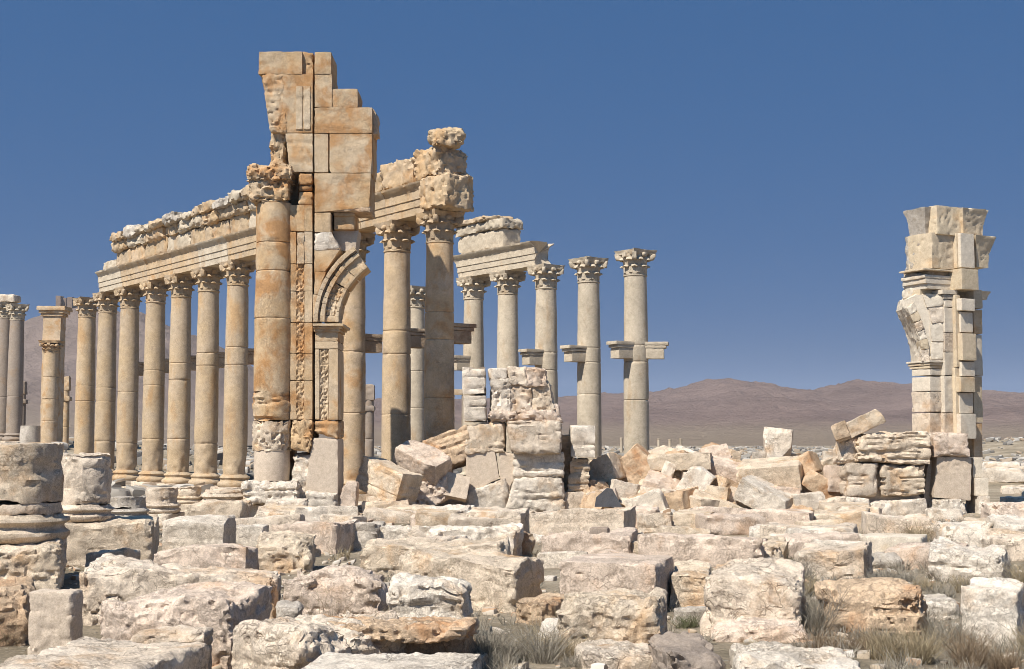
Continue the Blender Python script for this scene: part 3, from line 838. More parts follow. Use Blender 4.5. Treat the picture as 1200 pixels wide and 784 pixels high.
for k, (px, y0, y1, lb) in enumerate(((728.5, 513, 535, 'tiny far column touching the left side of the right end column'),
                                 (772, 514, 526, 'leftmost of the three tiny far columns out on the plain'),
                                 (785, 515, 526, 'middle one of the three tiny far columns out on the plain'),
                                 (798, 514, 529, 'rightmost of the three tiny far columns out on the plain'))):
    Y = 330.0; a = P(px, y1, Y); s = Y / F
    V, Fq = lathe(capped([(0.34, -1), (0.34, (y1 - y0) * s * 0.9), (0.42, (y1 - y0) * s * 0.93), (0.42, (y1 - y0) * s)]), 12)
    o = mesh_obj('far_column', V, Fq, M['shaftpale'], loc=tuple(a)); tag(o, lb, 'column', 'tiny far columns')
# short drum behind the stumps
a = P(35, 519, 60)
V, Fq = shaft_mesh(0.42, 0.41, -0.8, 0.75, 9, (), amp=0.03)
o = mesh_obj('column_drum', V, Fq, M['grey'], loc=tuple(a)); tag(o, 'short grey upright drum showing behind the biggest column stump', 'column drum')

# ------------------------------------------------------------------ quad blocks: built at a real distance and size from a four-cornered front outline
class Pier:
    def __init__(self, name, label, cat, px, Y, rz=0.0, zb=0.0):
        self.Y = Y
        g = P(px, 560, Y)
        self.org = np.array([g[0], Y, zb])
        self.t = thing(name, label, cat, tuple(self.org), 0)
        self.seed = int(px) % 97
        self.mm = {}
    def loc(self, px, py, Y):
        return P(px, py, Y) - self.org
    def q(self, name, c, Y=None, dep=1.7, mat='arch', parent=None, yaw=0.0, res=0.055, r=0.010, amp=0.012, f=2.6, gap=0.002, post=None, **k):
        """c: (TL, TR, BR, BL) or (x0,y0,x1,y1) in photo pixels on the plane at distance Y (front face)"""
        Y = Y or self.Y
        mat = self.mm.get(mat, mat)
        if len(c) == 4 and not hasattr(c[0], '__len__'):
            x0, y0, x1, y1 = c; c = ((x0, y0), (x1, y0), (x1, y1), (x0, y1))
        pts = [self.loc(x, y, Y)[[0, 2]] for x, y in c]
        TL, TR, BR, BL = [np.array(p) for p in pts]
        cen = (TL + TR + BR + BL) / 4
        wd = max(np.linalg.norm(TR - TL), np.linalg.norm(BR - BL)); hh = max(np.linalg.norm(TL - BL), np.linalg.norm(TR - BR))
        self.seed += 1
        if self.mm and amp <= 0.015 and wd > 0.5: k.setdefault('pits', 0.010); k.setdefault('cuts', 2); k.setdefault('cutd', (0.93, 0.985))
        def warp(V, half):
            u = V[:, 0] / (2 * half[0]) + 0.5; v = V[:, 2] / (2 * half[2]) + 0.5
            W = ((1 - u) * v)[:, None] * TL + (u * v)[:, None] * TR + (u * (1 - v))[:, None] * BR + ((1 - u) * (1 - v))[:, None] * BL
            W = cen + (W - cen) * (1 - gap * 2 / max(wd, 0.2))
            o = V.copy(); o[:, 0] = W[:, 0] - cen[0]; o[:, 2] = W[:, 1] - cen[1]
            return o
        V, Fq = rock((wd, dep, hh), res, r, amp, f, seed=self.seed, warp=warp, **k)
        V[:, 2] -= hh / 2
        V[:, 1] += dep / 2
        if post is not None: V = post(V, Fq)
        if yaw:   # turn about the left front edge
            x0_ = min(TL[0], BL[0]) - cen[0]
            V[:, 0] -= x0_; V = rotz(V, yaw); V[:, 0] += x0_
        return mesh_obj(name, V, Fq, M[mat], parent or self.t, loc=(cen[0], Y - self.org[1], cen[1]))

def vine(V, Fq, depth=0.035, cx=0.0, wx=0.13):
    """carved scroll band on the front face"""
    front = V[:, 1] < 0.05
    s = np.sin(V[:, 2] * 21 + 1.5 * np.sin(V[:, 0] * 30)) * np.sin(V[:, 0] * 38 + 2.0 * np.sin(V[:, 2] * 11))
    s += 0.5 * vn(V * 26, 3)
    m = np.clip((wx - np.abs(V[:, 0] - cx)) / 0.02, 0, 1)
    W = V.copy(); W[:, 1] += np.where(front, m * depth * (0.55 + 0.9 * s), 0)
    return W

# ------------------------------------------------------------------ the arch pier
YA = 40.0
pa = Pier('arch_pier', 'tall stepped remnant of the monumental arch with a carved pilaster and half a side arch', 'arch ruin', 366, YA, zb=0.0)
pa.mm = {'orange': 'archw', 'arch': 'archw', 'newpale': 'archp', 'cream': 'archw', 'grey': 'archp'}
B = pa.q
# upper left mass
B('ashlar_block', (303, 60, 354, 86.5), dep=1.5, mat='orange', amp=0.025, strata=0.02)
B('ashlar_block', (354, 61, 367, 88), Y=YA + 0.12, dep=1.3, mat='cream', amp=0.05, pits=0.05)
B('ashlar_block', ((306, 87), (331, 87), (335, 155), (317, 155)), dep=1.5, mat='orange', amp=0.05, pits=0.05, strata=0.04, cuts=3, cutd=(0.85, 1))
B('ashlar_block', (331, 87, 366.4, 155.5), dep=1.5, mat='arch', amp=0.015)
for x0 in (346.5, 355.5):
    B('carved_panel', (x0, 100, x0 + 8, 152), Y=YA - 0.03, dep=0.2, mat='newpale', amp=0.01, strata=0.015)
B('ashlar_block', ((318, 155), (335, 155), (333, 197), (315.5, 197)), Y=YA + 0.2, dep=1.1, mat='grey', amp=0.1, pits=0.08, r=0.1)
B('ashlar_block', ((334, 156), (366.4, 156), (366.4, 202), (339, 202)), dep=1.5, mat='newpale', amp=0.02, strata=0.02)
for i, (y0, y1) in enumerate(((202, 216), (216, 224), (224, 240))):
    B('ashlar_block', (349.5, y0 + 0.3, 366.2, y1), Y=YA + 0.02 + 0.06 * (i % 2), dep=1.5, mat='cream', amp=0.03, r=0.06, strata=0.02)
# left core wall behind the half column
B('ashlar_block', (300, 200, 349, 300), Y=YA + 0.9, dep=0.85, mat='arch', amp=0.02)
B('ashlar_block', (300, 300, 343, 420), Y=YA + 0.9, dep=0.85, mat='arch', amp=0.02)
B('ashlar_block', (300, 420, 343, 590), Y=YA + 0.9, dep=0.85, mat='arch', amp=0.02)
# pilaster left of the joint: plain edge strips and carved band
ys = [240, 271, 309, 341, 378, 414, 446, 492]
for i in range(len(ys) - 1):
    y0, y1 = ys[i], ys[i + 1]
    B('pilaster_block', (340, y0, 347, y1), Y=YA + 0.05, dep=1.45, mat='orange' if i in (0, 2) else 'arch', amp=0.01)
    fn = (lambda V, Fq: vine(V, Fq)) if i > 1 else None
    if i == 1: B('pilaster_block', (348, y0 + 1, 356.3, y1), Y=YA - 0.03, dep=1.5, mat='newpale', amp=0.03, strata=0.02)
    else: B('carved_panel', (347, y0, 356.5, y1), Y=YA + 0.03, dep=1.4, mat='orange' if i in (2,) else 'arch', amp=0.008, res=0.03 if i > 1 else 0.05, post=fn)
    B('pilaster_block', (356.5, y0, 366, y1), Y=YA - 0.01, dep=1.5, mat='newpale' if i in (1, 2, 3) else 'arch', amp=0.01)
B('ashlar_block', ((341, 493), (366, 492), (365, 520), (361, 531)), Y=YA - 0.1, dep=1.5, mat='cream', amp=0.08, r=0.12, pits=0.05)
B('ashlar_block', ((341, 493), (363, 493), (362, 530), (340, 526)), Y=YA - 0.12, dep=1.5, mat='cream', amp=0.07, r=0.12, pits=0.05)
B('ashlar_block', ((342, 532), (366, 532), (360, 600), (341, 603)), Y=YA + 0.02, dep=1.5, mat='white', amp=0.07, r=0.1, strata=0.05)
# right mass above the side arch
B('ashlar_block', (368.6, 61, 388, 87), dep=1.4, mat='orange', amp=0.015)
B('ashlar_block', (368.6, 87, 389, 125.5), Y=YA + 0.01, dep=1.4, mat='orange', amp=0.012)
B('ashlar_block', (389, 104, 419, 125.5), Y=YA + 0.03, dep=1.35, mat='orange', amp=0.02)
B('ashlar_block', (368.4, 125.5, 436, 156), dep=1.5, mat='orange', amp=0.015, strata=0.012)
B('projecting_block', ((435, 126), (441, 131), (442.5, 157), (436, 158)), Y=YA + 0.35, dep=0.9, mat='fresh', amp=0.05, pits=0.03)
B('ashlar_block', (368.4, 156.5, 384.6, 202), Y=YA + 0.01, dep=1.45, mat='newpale', amp=0.01)
B('ashlar_block', (386, 156.5, 436, 202.5), dep=1.5, mat='orange', amp=0.012)
B('ashlar_block', ((368.4, 203), (434.5, 203), (433, 243), (368.4, 249)), dep=1.5, mat='arch', amp=0.012, strata=0.012)
B('ashlar_block', ((398, 238), (434, 241), (434, 248), (386, 247)), Y=YA + 0.02, dep=1.4, mat='fresh', amp=0.04, r=0.05)
B('ashlar_block', (368.4, 249, 387.5, 272), dep=1.5, mat='arch', amp=0.012)
B('projecting_block', (391, 252, 415.5, 269), Y=YA + 0.25, dep=1.1, mat='orange', amp=0.01, r=0.02)
B('projecting_block', (391, 249, 416, 253), Y=YA + 0.18, dep=1.2, mat='orange', amp=0.01, r=0.02)
B('projecting_block', ((388, 270), (420, 270), (416, 296), (401, 294)), Y=YA + 0.5, dep=0.9, mat='smooth', amp=0.03)
B('ashlar_block', ((368.4, 272), (388, 272), (400, 293), (368.4, 293)), dep=1.45, mat='white', amp=0.03, r=0.08, strata=0.03)
B('ashlar_block', ((368.4, 293), (398, 293), (381, 318), (368.4, 318)), dep=1.4, mat='orange', amp=0.015)
B('ashlar_block', ((368.4, 318), (382, 318), (372, 345), (368.4, 345)), dep=1.4, mat='arch', amp=0.015)
B('ashlar_block', ((366.5, 345), (372, 345), (370, 378), (366.5, 378)), dep=1.3, mat='arch', amp=0.02)
# arch ring: voussoirs with moulded outer edge
cxp, cyp = 473, 377
def ap(a, r): return (cxp - r * cos(a), cyp - r * sin(a))
aa = [0, 0.08, 0.30, 0.52, 0.74, 0.985]
for i in range(5):
    a0, a1 = aa[i], aa[i + 1]
    for (r0, r1, dy, nm) in ((78, 95, 0.0, 'voussoir'), (76.5, 80, -0.05, 'moulding'), (93, 98, -0.10, 'moulding'), (98.5, 101, -0.02, 'moulding'), (101, 106, -0.16, 'moulding')):
        n = 3 if i else 1
        if nm == 'voussoir':
            B(nm, (ap(a1, r1), ap(a1, r0), ap(a0, r0), ap(a0, r1)), Y=YA + dy, dep=1.3, mat='newpale', amp=0.02, res=0.04,
              post=(lambda V, Fq: vine(V, Fq, 0.04, 0, 0.3)) if i in (1, 2) else None, pits=0.03 if i > 2 else 0, gap=0.01)
        else:
            for k in range(n):
                b0 = a0 + (a1 - a0) * k / n; b1 = a0 + (a1 - a0) * (k + 1) / n
                B(nm, (ap(b1, r1), ap(b1, r0), ap(b0, r0), ap(b0, r1)), Y=YA + dy, dep=0.4, mat='newpale', amp=0.02, res=0.05, gap=0.0)
# impost and lower pilaster
B('impost', (366.3, 379, 402.5, 382), Y=YA - 0.22, dep=1.7, mat='newpale', amp=0.008)
B('impost', (367, 382.2, 399.5, 385), Y=YA - 0.14, dep=1.6, mat='arch', amp=0.008)
B('impost', (367.6, 385.2, 397.5, 388.5), Y=YA - 0.07, dep=1.5, mat='arch', amp=0.008)
B('pilaster_block', (369, 389, 396, 399.7), Y=YA, dep=1.4, mat='orange', amp=0.008)
B('pilaster_block', (369, 400, 396, 408.5), Y=YA, dep=1.4, mat='newpale', amp=0.006)
B('pilaster_block', (369, 408.5, 374.3, 492.5), Y=YA, dep=1.4, mat='newpale', amp=0.006)
B('pilaster_block', (385, 408.5, 396, 492.5), Y=YA, dep=1.4, mat='newpale', amp=0.006)
B('carved_panel', (374.3, 408.5, 385, 492.5), Y=YA + 0.03, dep=1.3, mat='newpale', amp=0.006, res=0.03, post=lambda V, Fq: vine(V, Fq, 0.045, 0, 0.12))
B('ashlar_block', ((368, 493), (396, 492), (396, 514), (367, 506)), Y=YA - 0.06, dep=1.4, mat='cream', amp=0.05, r=0.08, strata=0.05)
B('restored_block', ((366, 513), (396, 514), (396, 580), (357, 575)), Y=YA - 0.03, dep=1.4, mat='smooth', amp=0.004, r=0.02)
B('foot_block', ((358, 575), (395, 578), (396, 604), (358, 606)), Y=YA - 0.15, dep=1.4, mat='white', amp=0.06, r=0.12, strata=0.03)
# engaged column in front
eb = pa.loc(318, 600, YA + 0.3)
def part_shaft(name, y0, y1, rad0, rad1, mat, amp, seed, joints=(), **k):
    a = pa.loc(318, y1, YA + 0.3)[2]; b = pa.loc(318, y0, YA + 0.3)[2]
    V, Fq = shaft_mesh(rad0, rad1, 0, b - a, seed, joints, amp=amp, dz=0.06, seg=64)
    V = weather(V, Fq, k.get('amp2', 0.0), 3, seed, k.get('strata', 0), k.get('pits', 0))
    return mesh_obj(name, V, Fq, M[mat], k.get('parent', pa.t), loc=(eb[0], YA + 0.3 - pa.org[1], a))
RC = 22.0 * YA / F
part_shaft('column_shaft', 240, 459, RC * 1.03, RC * 0.96, 'archw', 0.015, 5, joints=(2.15, 3.55, 4.4))
part_shaft('column_drum', 459, 495, RC * 1.02, RC * 1.02, 'archw', 0.03, 6, strata=0.09, pits=0.03, amp2=0.03)
part_shaft('column_drum', 494, 528, RC * 1.0, RC * 1.03, 'cream', 0.05, 7, pits=0.1, amp2=0.07)
part_shaft('column_drum', 527, 563, RC * 0.93, RC * 0.93, 'smooth', 0.003, 8)
a = pa.loc(318, 240, YA + 0.3); h = (240 - 196) * YA / F
V, Fq = capital_mesh(RC * 0.93, h * 0.95, 66, wear=0.06)
V = weather(V, Fq, 0.06, 3, 5, pits=0.06)
c = mesh_obj('capital', V, Fq, M['archw'], pa.t, loc=(a[0], YA + 0.3 - pa.org[1], a[2]))
V, Fq = rock((RC * 2.45, RC * 2.4, h * 0.42), 0.05, 0.14, 0.1, 3, seed=71, pits=0.1, cuts=5, cutd=(0.82, 1))
mesh_obj('abacus', V, Fq, M['archw'], c, loc=(0, 0, h * 0.58))
V, Fq = rock((RC * 2.1, RC * 2.0, h * 0.6), 0.05, 0.18, 0.09, 3, seed=72, pits=0.1)
mesh_obj('bell', V, Fq, M['archw'], c, loc=(0, 0, 0.06))
V, Fq = rock((1.62, 1.5, 0.66), 0.05, 0.22, 0.09, 2.6, seed=73, pits=0.05, strata=0.08)
z = pa.loc(320, 590, YA + 0.3)[2]
mesh_obj('column_base', V, Fq, M['white'], pa.t, loc=(eb[0] + 0.05, YA + 0.25 - pa.org[1], z))
V, Fq = rock((1.15, 0.9, 0.34), 0.05, 0.15, 0.06, 2.6, seed=74, pits=0.04, strata=0.05)
o = mesh_obj('stone_block', V, Fq, M['white'], loc=tuple(P(336, 599, YA - 1.0)), rot=(0, 0, 0.1)); tag(o, 'low flat eroded whitish stone lying at the foot of the big half column', 'stone block')

# ------------------------------------------------------------------ central pedestal (stump of the main arch pier)
YP = 42.3
pc = Pier('arch_pedestal', 'broken pedestal of eroded white blocks topped by a rubble core, right of the shaded column', 'arch ruin', 625, YP, zb=0.0)
B = pc.q
B('pedestal_block', (601, 530, 661, 560), Y=YP, dep=1.9, mat='white', amp=0.04, r=0.05, strata=0.09)
B('pedestal_block', ((603, 560), (661, 560), (663, 602), (590, 602)), Y=YP - 0.05, dep=2.0, mat='white', amp=0.06, r=0.08, strata=0.07)
B('capping_block', ((593, 493), (658, 493), (658, 532), (600, 532)), Y=YP - 0.35, dep=2.4, mat='pale', amp=0.05, r=0.07, strata=0.06, cracks=0.03)
B('side_block', ((669, 498), (698, 499), (697, 536), (669, 535)), Y=YP + 0.25, dep=1.6, mat='white', amp=0.03, r=0.04, strata=0.07)
B('side_block', ((669, 535), (692, 537), (691, 577), (664, 577)), Y=YP + 0.45, dep=1.4, mat='cream', amp=0.03, r=0.04, strata=0.09)
B('side_block', ((662, 577), (694, 577), (698, 603), (660, 603)), Y=YP + 0.2, dep=1.5, mat='pale', amp=0.05, r=0.08)
B('core_block', (655, 510, 671, 600), Y=YP + 0.95, dep=1.0, mat='fresh', amp=0.05)
B('capping_block', ((544, 497), (592, 495), (592, 530), (545, 532)), Y=YP + 0.05, dep=1.7, mat='cream', amp=0.05, r=0.07, strata=0.06)
B('restored_block', ((546, 530), (580, 528), (585, 560), (546, 582)), Y=YP + 0.1, dep=1.5, mat='smooth', amp=0.004, r=0.02)
B('restored_block', ((584, 528), (603, 532), (604, 560), (588, 585)), Y=YP + 0.15, dep=1.5, mat='smooth', amp=0.006, r=0.02)
B('side_block', ((545, 578), (592, 560), (600, 603), (540, 603)), Y=YP - 0.05, dep=1.6, mat='white', amp=0.07, r=0.12)
B('pilaster_block', ((541, 430), (569, 430), (569, 462), (542, 462)), Y=YP - 0.02, dep=0.9, mat='white', amp=0.03, strata=0.06, r=0.04)
B('pilaster_block', ((542, 462.5), (569.5, 462.5), (570, 494.5), (544, 494.5)), Y=YP - 0.03, dep=0.9, mat='white', amp=0.03, strata=0.07, r=0.04)
B('top_block', ((571, 431), (595, 431), (595, 444), (573, 444)), Y=YP + 0.1, dep=1.2, mat='white', amp=0.03, r=0.06)
B('top_block', ((596, 431), (617, 432), (617, 451), (600, 449)), Y=YP + 0.12, dep=1.2, mat='pale', amp=0.11, r=0.06, gap=-0.05, pits=0.05)
B('top_block', ((617, 433), (638, 434), (638, 450), (617, 451)), Y=YP + 0.15, dep=1.2, mat='pink', amp=0.11, r=0.06, gap=-0.05, pits=0.07)
B('core_block', ((577, 445), (597, 447), (597, 482), (577, 482)), Y=YP + 0.12, dep=1.2, mat='white', amp=0.11, r=0.06, gap=-0.05, pits=0.07)
B('core_block', ((597, 451), (622, 452), (622, 482), (597, 482)), Y=YP + 0.2, dep=1.2, mat='pale', amp=0.11, pits=0.09, r=0.06, gap=-0.05)
B('core_block', ((622, 451), (642, 450), (650, 486), (622, 486)), Y=YP + 0.22, dep=1.2, mat='cream', amp=0.11, pits=0.05, r=0.06, gap=-0.05)
B('core_block', ((573, 482), (650, 482), (659, 494), (572, 494)), Y=YP - 0.05, dep=1.6, mat='pink', amp=0.09, pits=0.09, r=0.1)
B('core_block', ((647, 473), (655, 474), (657, 493), (648, 493)), Y=YP + 0.3, dep=0.8, mat='pink', amp=0.06, pits=0.05, r=0.08)

# ------------------------------------------------------------------ right pier and its pedestal
YR_ = 42.6
pr = Pier('arch_pier', 'slender pale right hand pier of the fallen arch standing alone against the sky', 'arch ruin', 1110, YR_, zb=0.0)
YW = R(27)
def YB(name, xc, x1, y0, y1, dl, mat='newpale', dY=0.0, flare=0.0, **k):
    """block turned so that its near vertical edge is at photo column xc; right face reaches x1, left face goes back dl metres"""
    yc = (y0 + y1) / 2
    Y = YR_ + dY
    a = pr.loc(xc, yc, Y); s = Y / F
    wd = (x1 - xc) * s / (cos(YW) - sin(YW) * (x1 - 600) / F)
    # the bottom and top are levelled at the near edge
    zt = pr.loc(xc, y0, Y)[2]; zb = pr.loc(xc, y1, Y)[2]
    pr.seed += 1
    k.setdefault('r', 0.014); k.setdefault('amp', 0.007)
    V, Fq = rock((wd - 0.006, dl, zt - zb - 0.006), k.pop('res', 0.055), k.pop('r'), k.pop('amp'), 3, seed=pr.seed, **k)
    if flare:
        t = np.clip(V[:, 2] / (zt - zb), 0, 1) ** 2
        V[:, 0] += np.sign(V[:, 0]) * t * flare * (np.abs(V[:, 0]) / (wd / 2)); V[:, 1] += np.sign(V[:, 1]) * t * flare * (np.abs(V[:, 1]) / (dl / 2))
    V[:, 0] += wd / 2; V[:, 1] += dl / 2
    return mesh_obj(name, V, Fq, M[mat], pr.t, loc=(a[0], Y - pr.org[1], zb), rot=(0, 0, YW))
YB('top_block', 1098, 1127.5, 240, 274, 1.15, 'newgold', flare=0.0, pits=0.03, amp=0.012)
YB('top_block', 1128.5, 1152, 243.5, 274, 1.2, 'newgold', dY=0.36, flare=0.14, pits=0.03, amp=0.012)
YB('top_block', 1084, 1099, 243, 275, 0.7, 'grey', dY=0.28, flare=0.14, amp=0.03)
YB('attic_block', 1092, 1120, 271.5, 314, 1.05, 'newgold', pits=0.03, amp=0.012)
YB('attic_block', 1121, 1127, 272.5, 314, 1.1, 'newgold', dY=0.30)
YB('attic_block', 1126, 1142, 272.5, 313, 1.2, 'newpale', dY=0.22)
YB('bracket', 1144, 1158, 276, 313, 0.9, 'newgold', dY=0.75, flare=0.22, pits=0.03)
YB('attic_block', 1080, 1094, 273, 315, 0.8, 'grey', dY=0.42, amp=0.04, r=0.08)
# entablature
YB('entablature_block', 1086, 1126, 321.5, 338, 0.95, 'newpale', dY=-0.1)
YB('moulding', 1084.5, 1126, 325.5, 331.5, 1.02, 'newpale', dY=-0.16)
YB('moulding', 1083.5, 1126, 321, 325.5, 1.06, 'newpale', dY=-0.2)
YB('cornice', 1082, 1127, 313.5, 316, 1.1, 'newgold', dY=-0.32)
YB('entablature_block', 1088, 1126, 315, 322, 1.1, 'orange', dY=0.05)
YB('entablature_block', 1127, 1147, 314, 338.5, 1.3, 'newgold', dY=-0.1)
YB('broken_cornice', 1076, 1086, 317, 337, 0.75, 'newpale', dY=0.25, amp=0.05, r=0.12, cuts=3)
# frieze and arch remains
YB('entablature_block', 1078, 1105, 338.5, 346, 0.6, 'newgold', dY=0.15)
YB('entablature_block', 1070, 1080, 337, 350, 0.6, 'newpale', dY=0.4, amp=0.05, r=0.08)
YB('pilaster_capital', 1104.5, 1122, 339, 344, 0.9, 'newpale', dY=-0.03)
YB('pilaster_capital', 1106, 1120.5, 344.3, 350, 0.9, 'grey', dY=0.04)
for i, (y0, y1) in enumerate(((350.3, 359.5), (360, 389), (389.5, 412), (412.3, 439.6), (440, 483), (483.5, 512))):
    YB('pilaster_block', 1107, 1119.5, y0, y1, 0.9, ['newpale', 'newpale', 'pale'][i % 3], dY=0.08, amp=0.01 + 0.015 * (i > 3))
B = pr.q
def springer():
    Y = YR_ + 0.16
    cv = [(1062, 361), (1066, 370), (1070.5, 379), (1074.5, 389), (1077.5, 399), (1079.5, 410), (1080, 423)]
    out = cv + [(1107, 423), (1107, 345), (1074, 345), (1064, 350)]
    pts = [pr.loc(x, y, Y)[[0, 2]] for x, y in out]
    c = np.mean(pts, axis=0)
    prof = [(p[0] - c[0], p[1] - c[1]) for p in pts]
    V, q = extrude_profile(prof, 0, 1.15, 0.06, 61, amp=0.035, pits=0.03, f=4)
    W = np.stack([V[:, 1], V[:, 0], V[:, 2]], -1)
    # make the front face rough as well: a grid-like scatter is not needed, the centre fan is pulled slightly back
    mesh_obj('arch_springer', W, q, M['newpale'], pr.t, loc=(c[0], Y - pr.org[1], c[1]), sharp=30)
    for i in range(len(cv) - 1):
        (x0, y0), (x1, y1) = cv[i], cv[i + 1]
        B('voussoir', ((x0 + 0.7, y0), (x0 + 9.5, y0 - 7.5 + i * 1.25), (x1 + 9.5, y1 - 7.5 + (i + 1) * 1.25), (x1 + 0.7, y1)), Y=Y - 0.08, dep=0.5, mat=['newpale', 'newgold', 'pale'][i % 3], amp=0.02, r=0.02, pits=0.03, cracks=0.02, gap=0.003, res=0.04)
    for k, (q4, mt) in enumerate(((((1082, 347), (1106, 347), (1106, 358), (1086, 360)), 'newpale'), (((1088, 361), (1106, 359), (1106, 377), (1092, 379)), 'pale'),
                              (((1090, 380), (1106, 378), (1106, 400), (1092, 400)), 'newpale'), (((1091, 401), (1106, 401), (1106, 421), (1091, 421)), 'newpale'))):
        B('ashlar_block', q4, Y=Y - 0.05, dep=0.5, mat=mt, amp=0.02, r=0.02, pits=0.015, cracks=0.03, gap=0.002)
springer()
YB('impost', 1089.5, 1110, 422, 424.5, 1.05, 'newpale', dY=-0.12)
YB('impost', 1089.5, 1109, 424.7, 428, 0.98, 'newgold', dY=-0.06)
YB('impost', 1089.5, 1107.5, 428.2, 431.5, 0.9, 'newgold', dY=-0.02)
YB('ashlar_block', 1090, 1106.5, 431.7, 439.5, 0.8, 'newpale')
YB('ashlar_block', 1090, 1106.5, 441, 458, 0.8, 'newpale', amp=0.012)
YB('ashlar_block', 1090, 1106.5, 458.5, 482.5, 0.8, 'pale', amp=0.02, pits=0.02)
YB('ashlar_block', 1090, 1106.5, 483.5, 512, 0.8, 'pale', amp=0.02, pits=0.02)
# bright strip and alternating projecting blocks
YB('ashlar_block', 1120.2, 1126, 345, 430, 1.0, 'newgold', dY=0.12)
YB('ashlar_block', 1120.2, 1126, 430.5, 512, 1.0, 'newgold', dY=0.12)
for (x0, x1, y0, y1, mt, dy) in ((1127, 1143, 349, 363.5, 'newpale', -0.05), (1126, 1140.5, 365, 389, 'newpale', 0.12), (1128, 1144.5, 390, 422, 'newgold', -0.02),
                             (1127, 1142.5, 423.5, 440.5, 'newpale', 0.1), (1126, 1143, 441, 459, 'newgold', -0.05), (1125, 1140.5, 460, 484, 'newpale', 0.12), (1126, 1144, 484.5, 514, 'newpale', -0.02)):
    YB('projecting_block', x0, x1, y0, y1, 0.8, mt, dY=dy)
for i, (y0, y1) in enumerate(((339, 361), (362, 391), (391.4, 440), (440.4, 495), (495.4, 536))):
    YB('ashlar_block', 1141, 1151.5, y0, y1, 0.8, ['newgold', 'orange', 'newpale'][i % 3] if i else 'newgold', dY=0.55)
YB('bracket', 1151, 1157, 341, 351, 0.5, 'newpale', dY=0.9, flare=0.12)
# pedestal in front
B('restored_block', ((1098, 535), (1139, 536), (1138, 587), (1094, 583)), Y=YR_ - 0.55, dep=1.3, mat='smooth', amp=0.006, r=0.02, cracks=0.03)
B('capping_block', ((1094, 507), (1135, 508), (1137, 535), (1094, 535)), Y=YR_ - 0.7, dep=1.5, mat='pink', amp=0.05, r=0.15, cracks=0.02)
B('restored_block', (1140, 536, 1151.5, 560), Y=YR_ - 0.35, dep=1.2, mat='newpale', amp=0.008)
B('restored_block', (1143, 560.5, 1158.5, 581), Y=YR_ - 0.5, dep=1.2, mat='newpale', amp=0.01)
B('foot_block', ((1147, 581.3), (1160, 581.3), (1160, 606), (1147, 606)), Y=YR_ - 0.6, dep=1.2, mat='white', amp=0.02)
B('foot_block', ((1098, 586), (1130, 585), (1138, 610), (1096, 610)), Y=YR_ - 0.85, dep=1.3, mat='white', amp=0.05, r=0.2)
B('core_block', ((1088, 540), (1099, 535), (1097, 604), (1080, 604)), Y=YR_ - 0.1, dep=1.3, mat='smooth', amp=0.02)

p2 = Pier('arch_pedestal', 'bulky eroded pedestal of stacked blocks with horizontal cracks, left of the slender right pier', 'arch ruin', 1040, YR_ - 0.8, zb=0.0)
B = p2.q
YQ = YR_ - 0.9
B('capping_block', ((1012, 507), (1090, 506), (1091, 545), (1003, 541)), Y=YQ, dep=1.9, mat='cream', amp=0.06, r=0.14, strata=0.09, cracks=0.03)
B('pedestal_block', ((993, 543), (1029, 543), (1028, 582), (993, 583)), Y=YQ + 0.1, dep=1.6, mat='pale', amp=0.05, r=0.12, strata=0.08)
B('pedestal_block', ((1033, 544), (1085, 545), (1084, 580), (1035, 584)), Y=YQ + 0.05, dep=1.7, mat='cream', amp=0.06, r=0.15, strata=0.09)
B('restored_block', ((1026, 545), (1036, 545), (1080, 584), (1000, 595)), Y=YQ + 0.5, dep=1.0, mat='smooth', amp=0.01)
B('foot_block', ((1020, 590), (1085, 585), (1092, 612), (1014, 612)), Y=YQ - 0.25, dep=1.6, mat='white', amp=0.06, r=0.15)
B('side_block', ((988, 515), (1012, 510), (1006, 542), (985, 543)), Y=YQ + 0.5, dep=1.2, mat='pale', amp=0.08, r=0.15)

# ------------------------------------------------------------------ fallen blocks in the foreground
SIDE = {(150, 733): 12, (112, 706): 52, (95, 672): 8, (-40, 692): 10, (34, 694): 13, (322, 712): 4, (330, 674): 8, (452, 692): 8, (462, 655): 36,
        (655, 660): 22, (650, 704): 10, (824, 680): 5, (955, 694): 5, (1126, 687): 6, (-60, 640): 8, (50, 613): 10, (100, 642): 18, (180, 641): 17, (190, 611): 16,
        (216, 590): 13, (298, 634): 8, (318, 611): 28, (396, 611): 9, (440, 618): 4, (422, 638): 4, (500, 621): 8, (545, 598): 10, (620, 598): 14, (634, 624): 8,
        (746, 601): 4, (788, 600): 6, (746, 630): 6, (930, 640): 8, (890, 617): 4, (1010, 629): 5, (1088, 642): 6, (862, 597): 5, (948, 598): 4, (300, 598): 3,
        (366, 601): 3, (426, 600): 4, (500, 596): 8, (785, 668): 3}
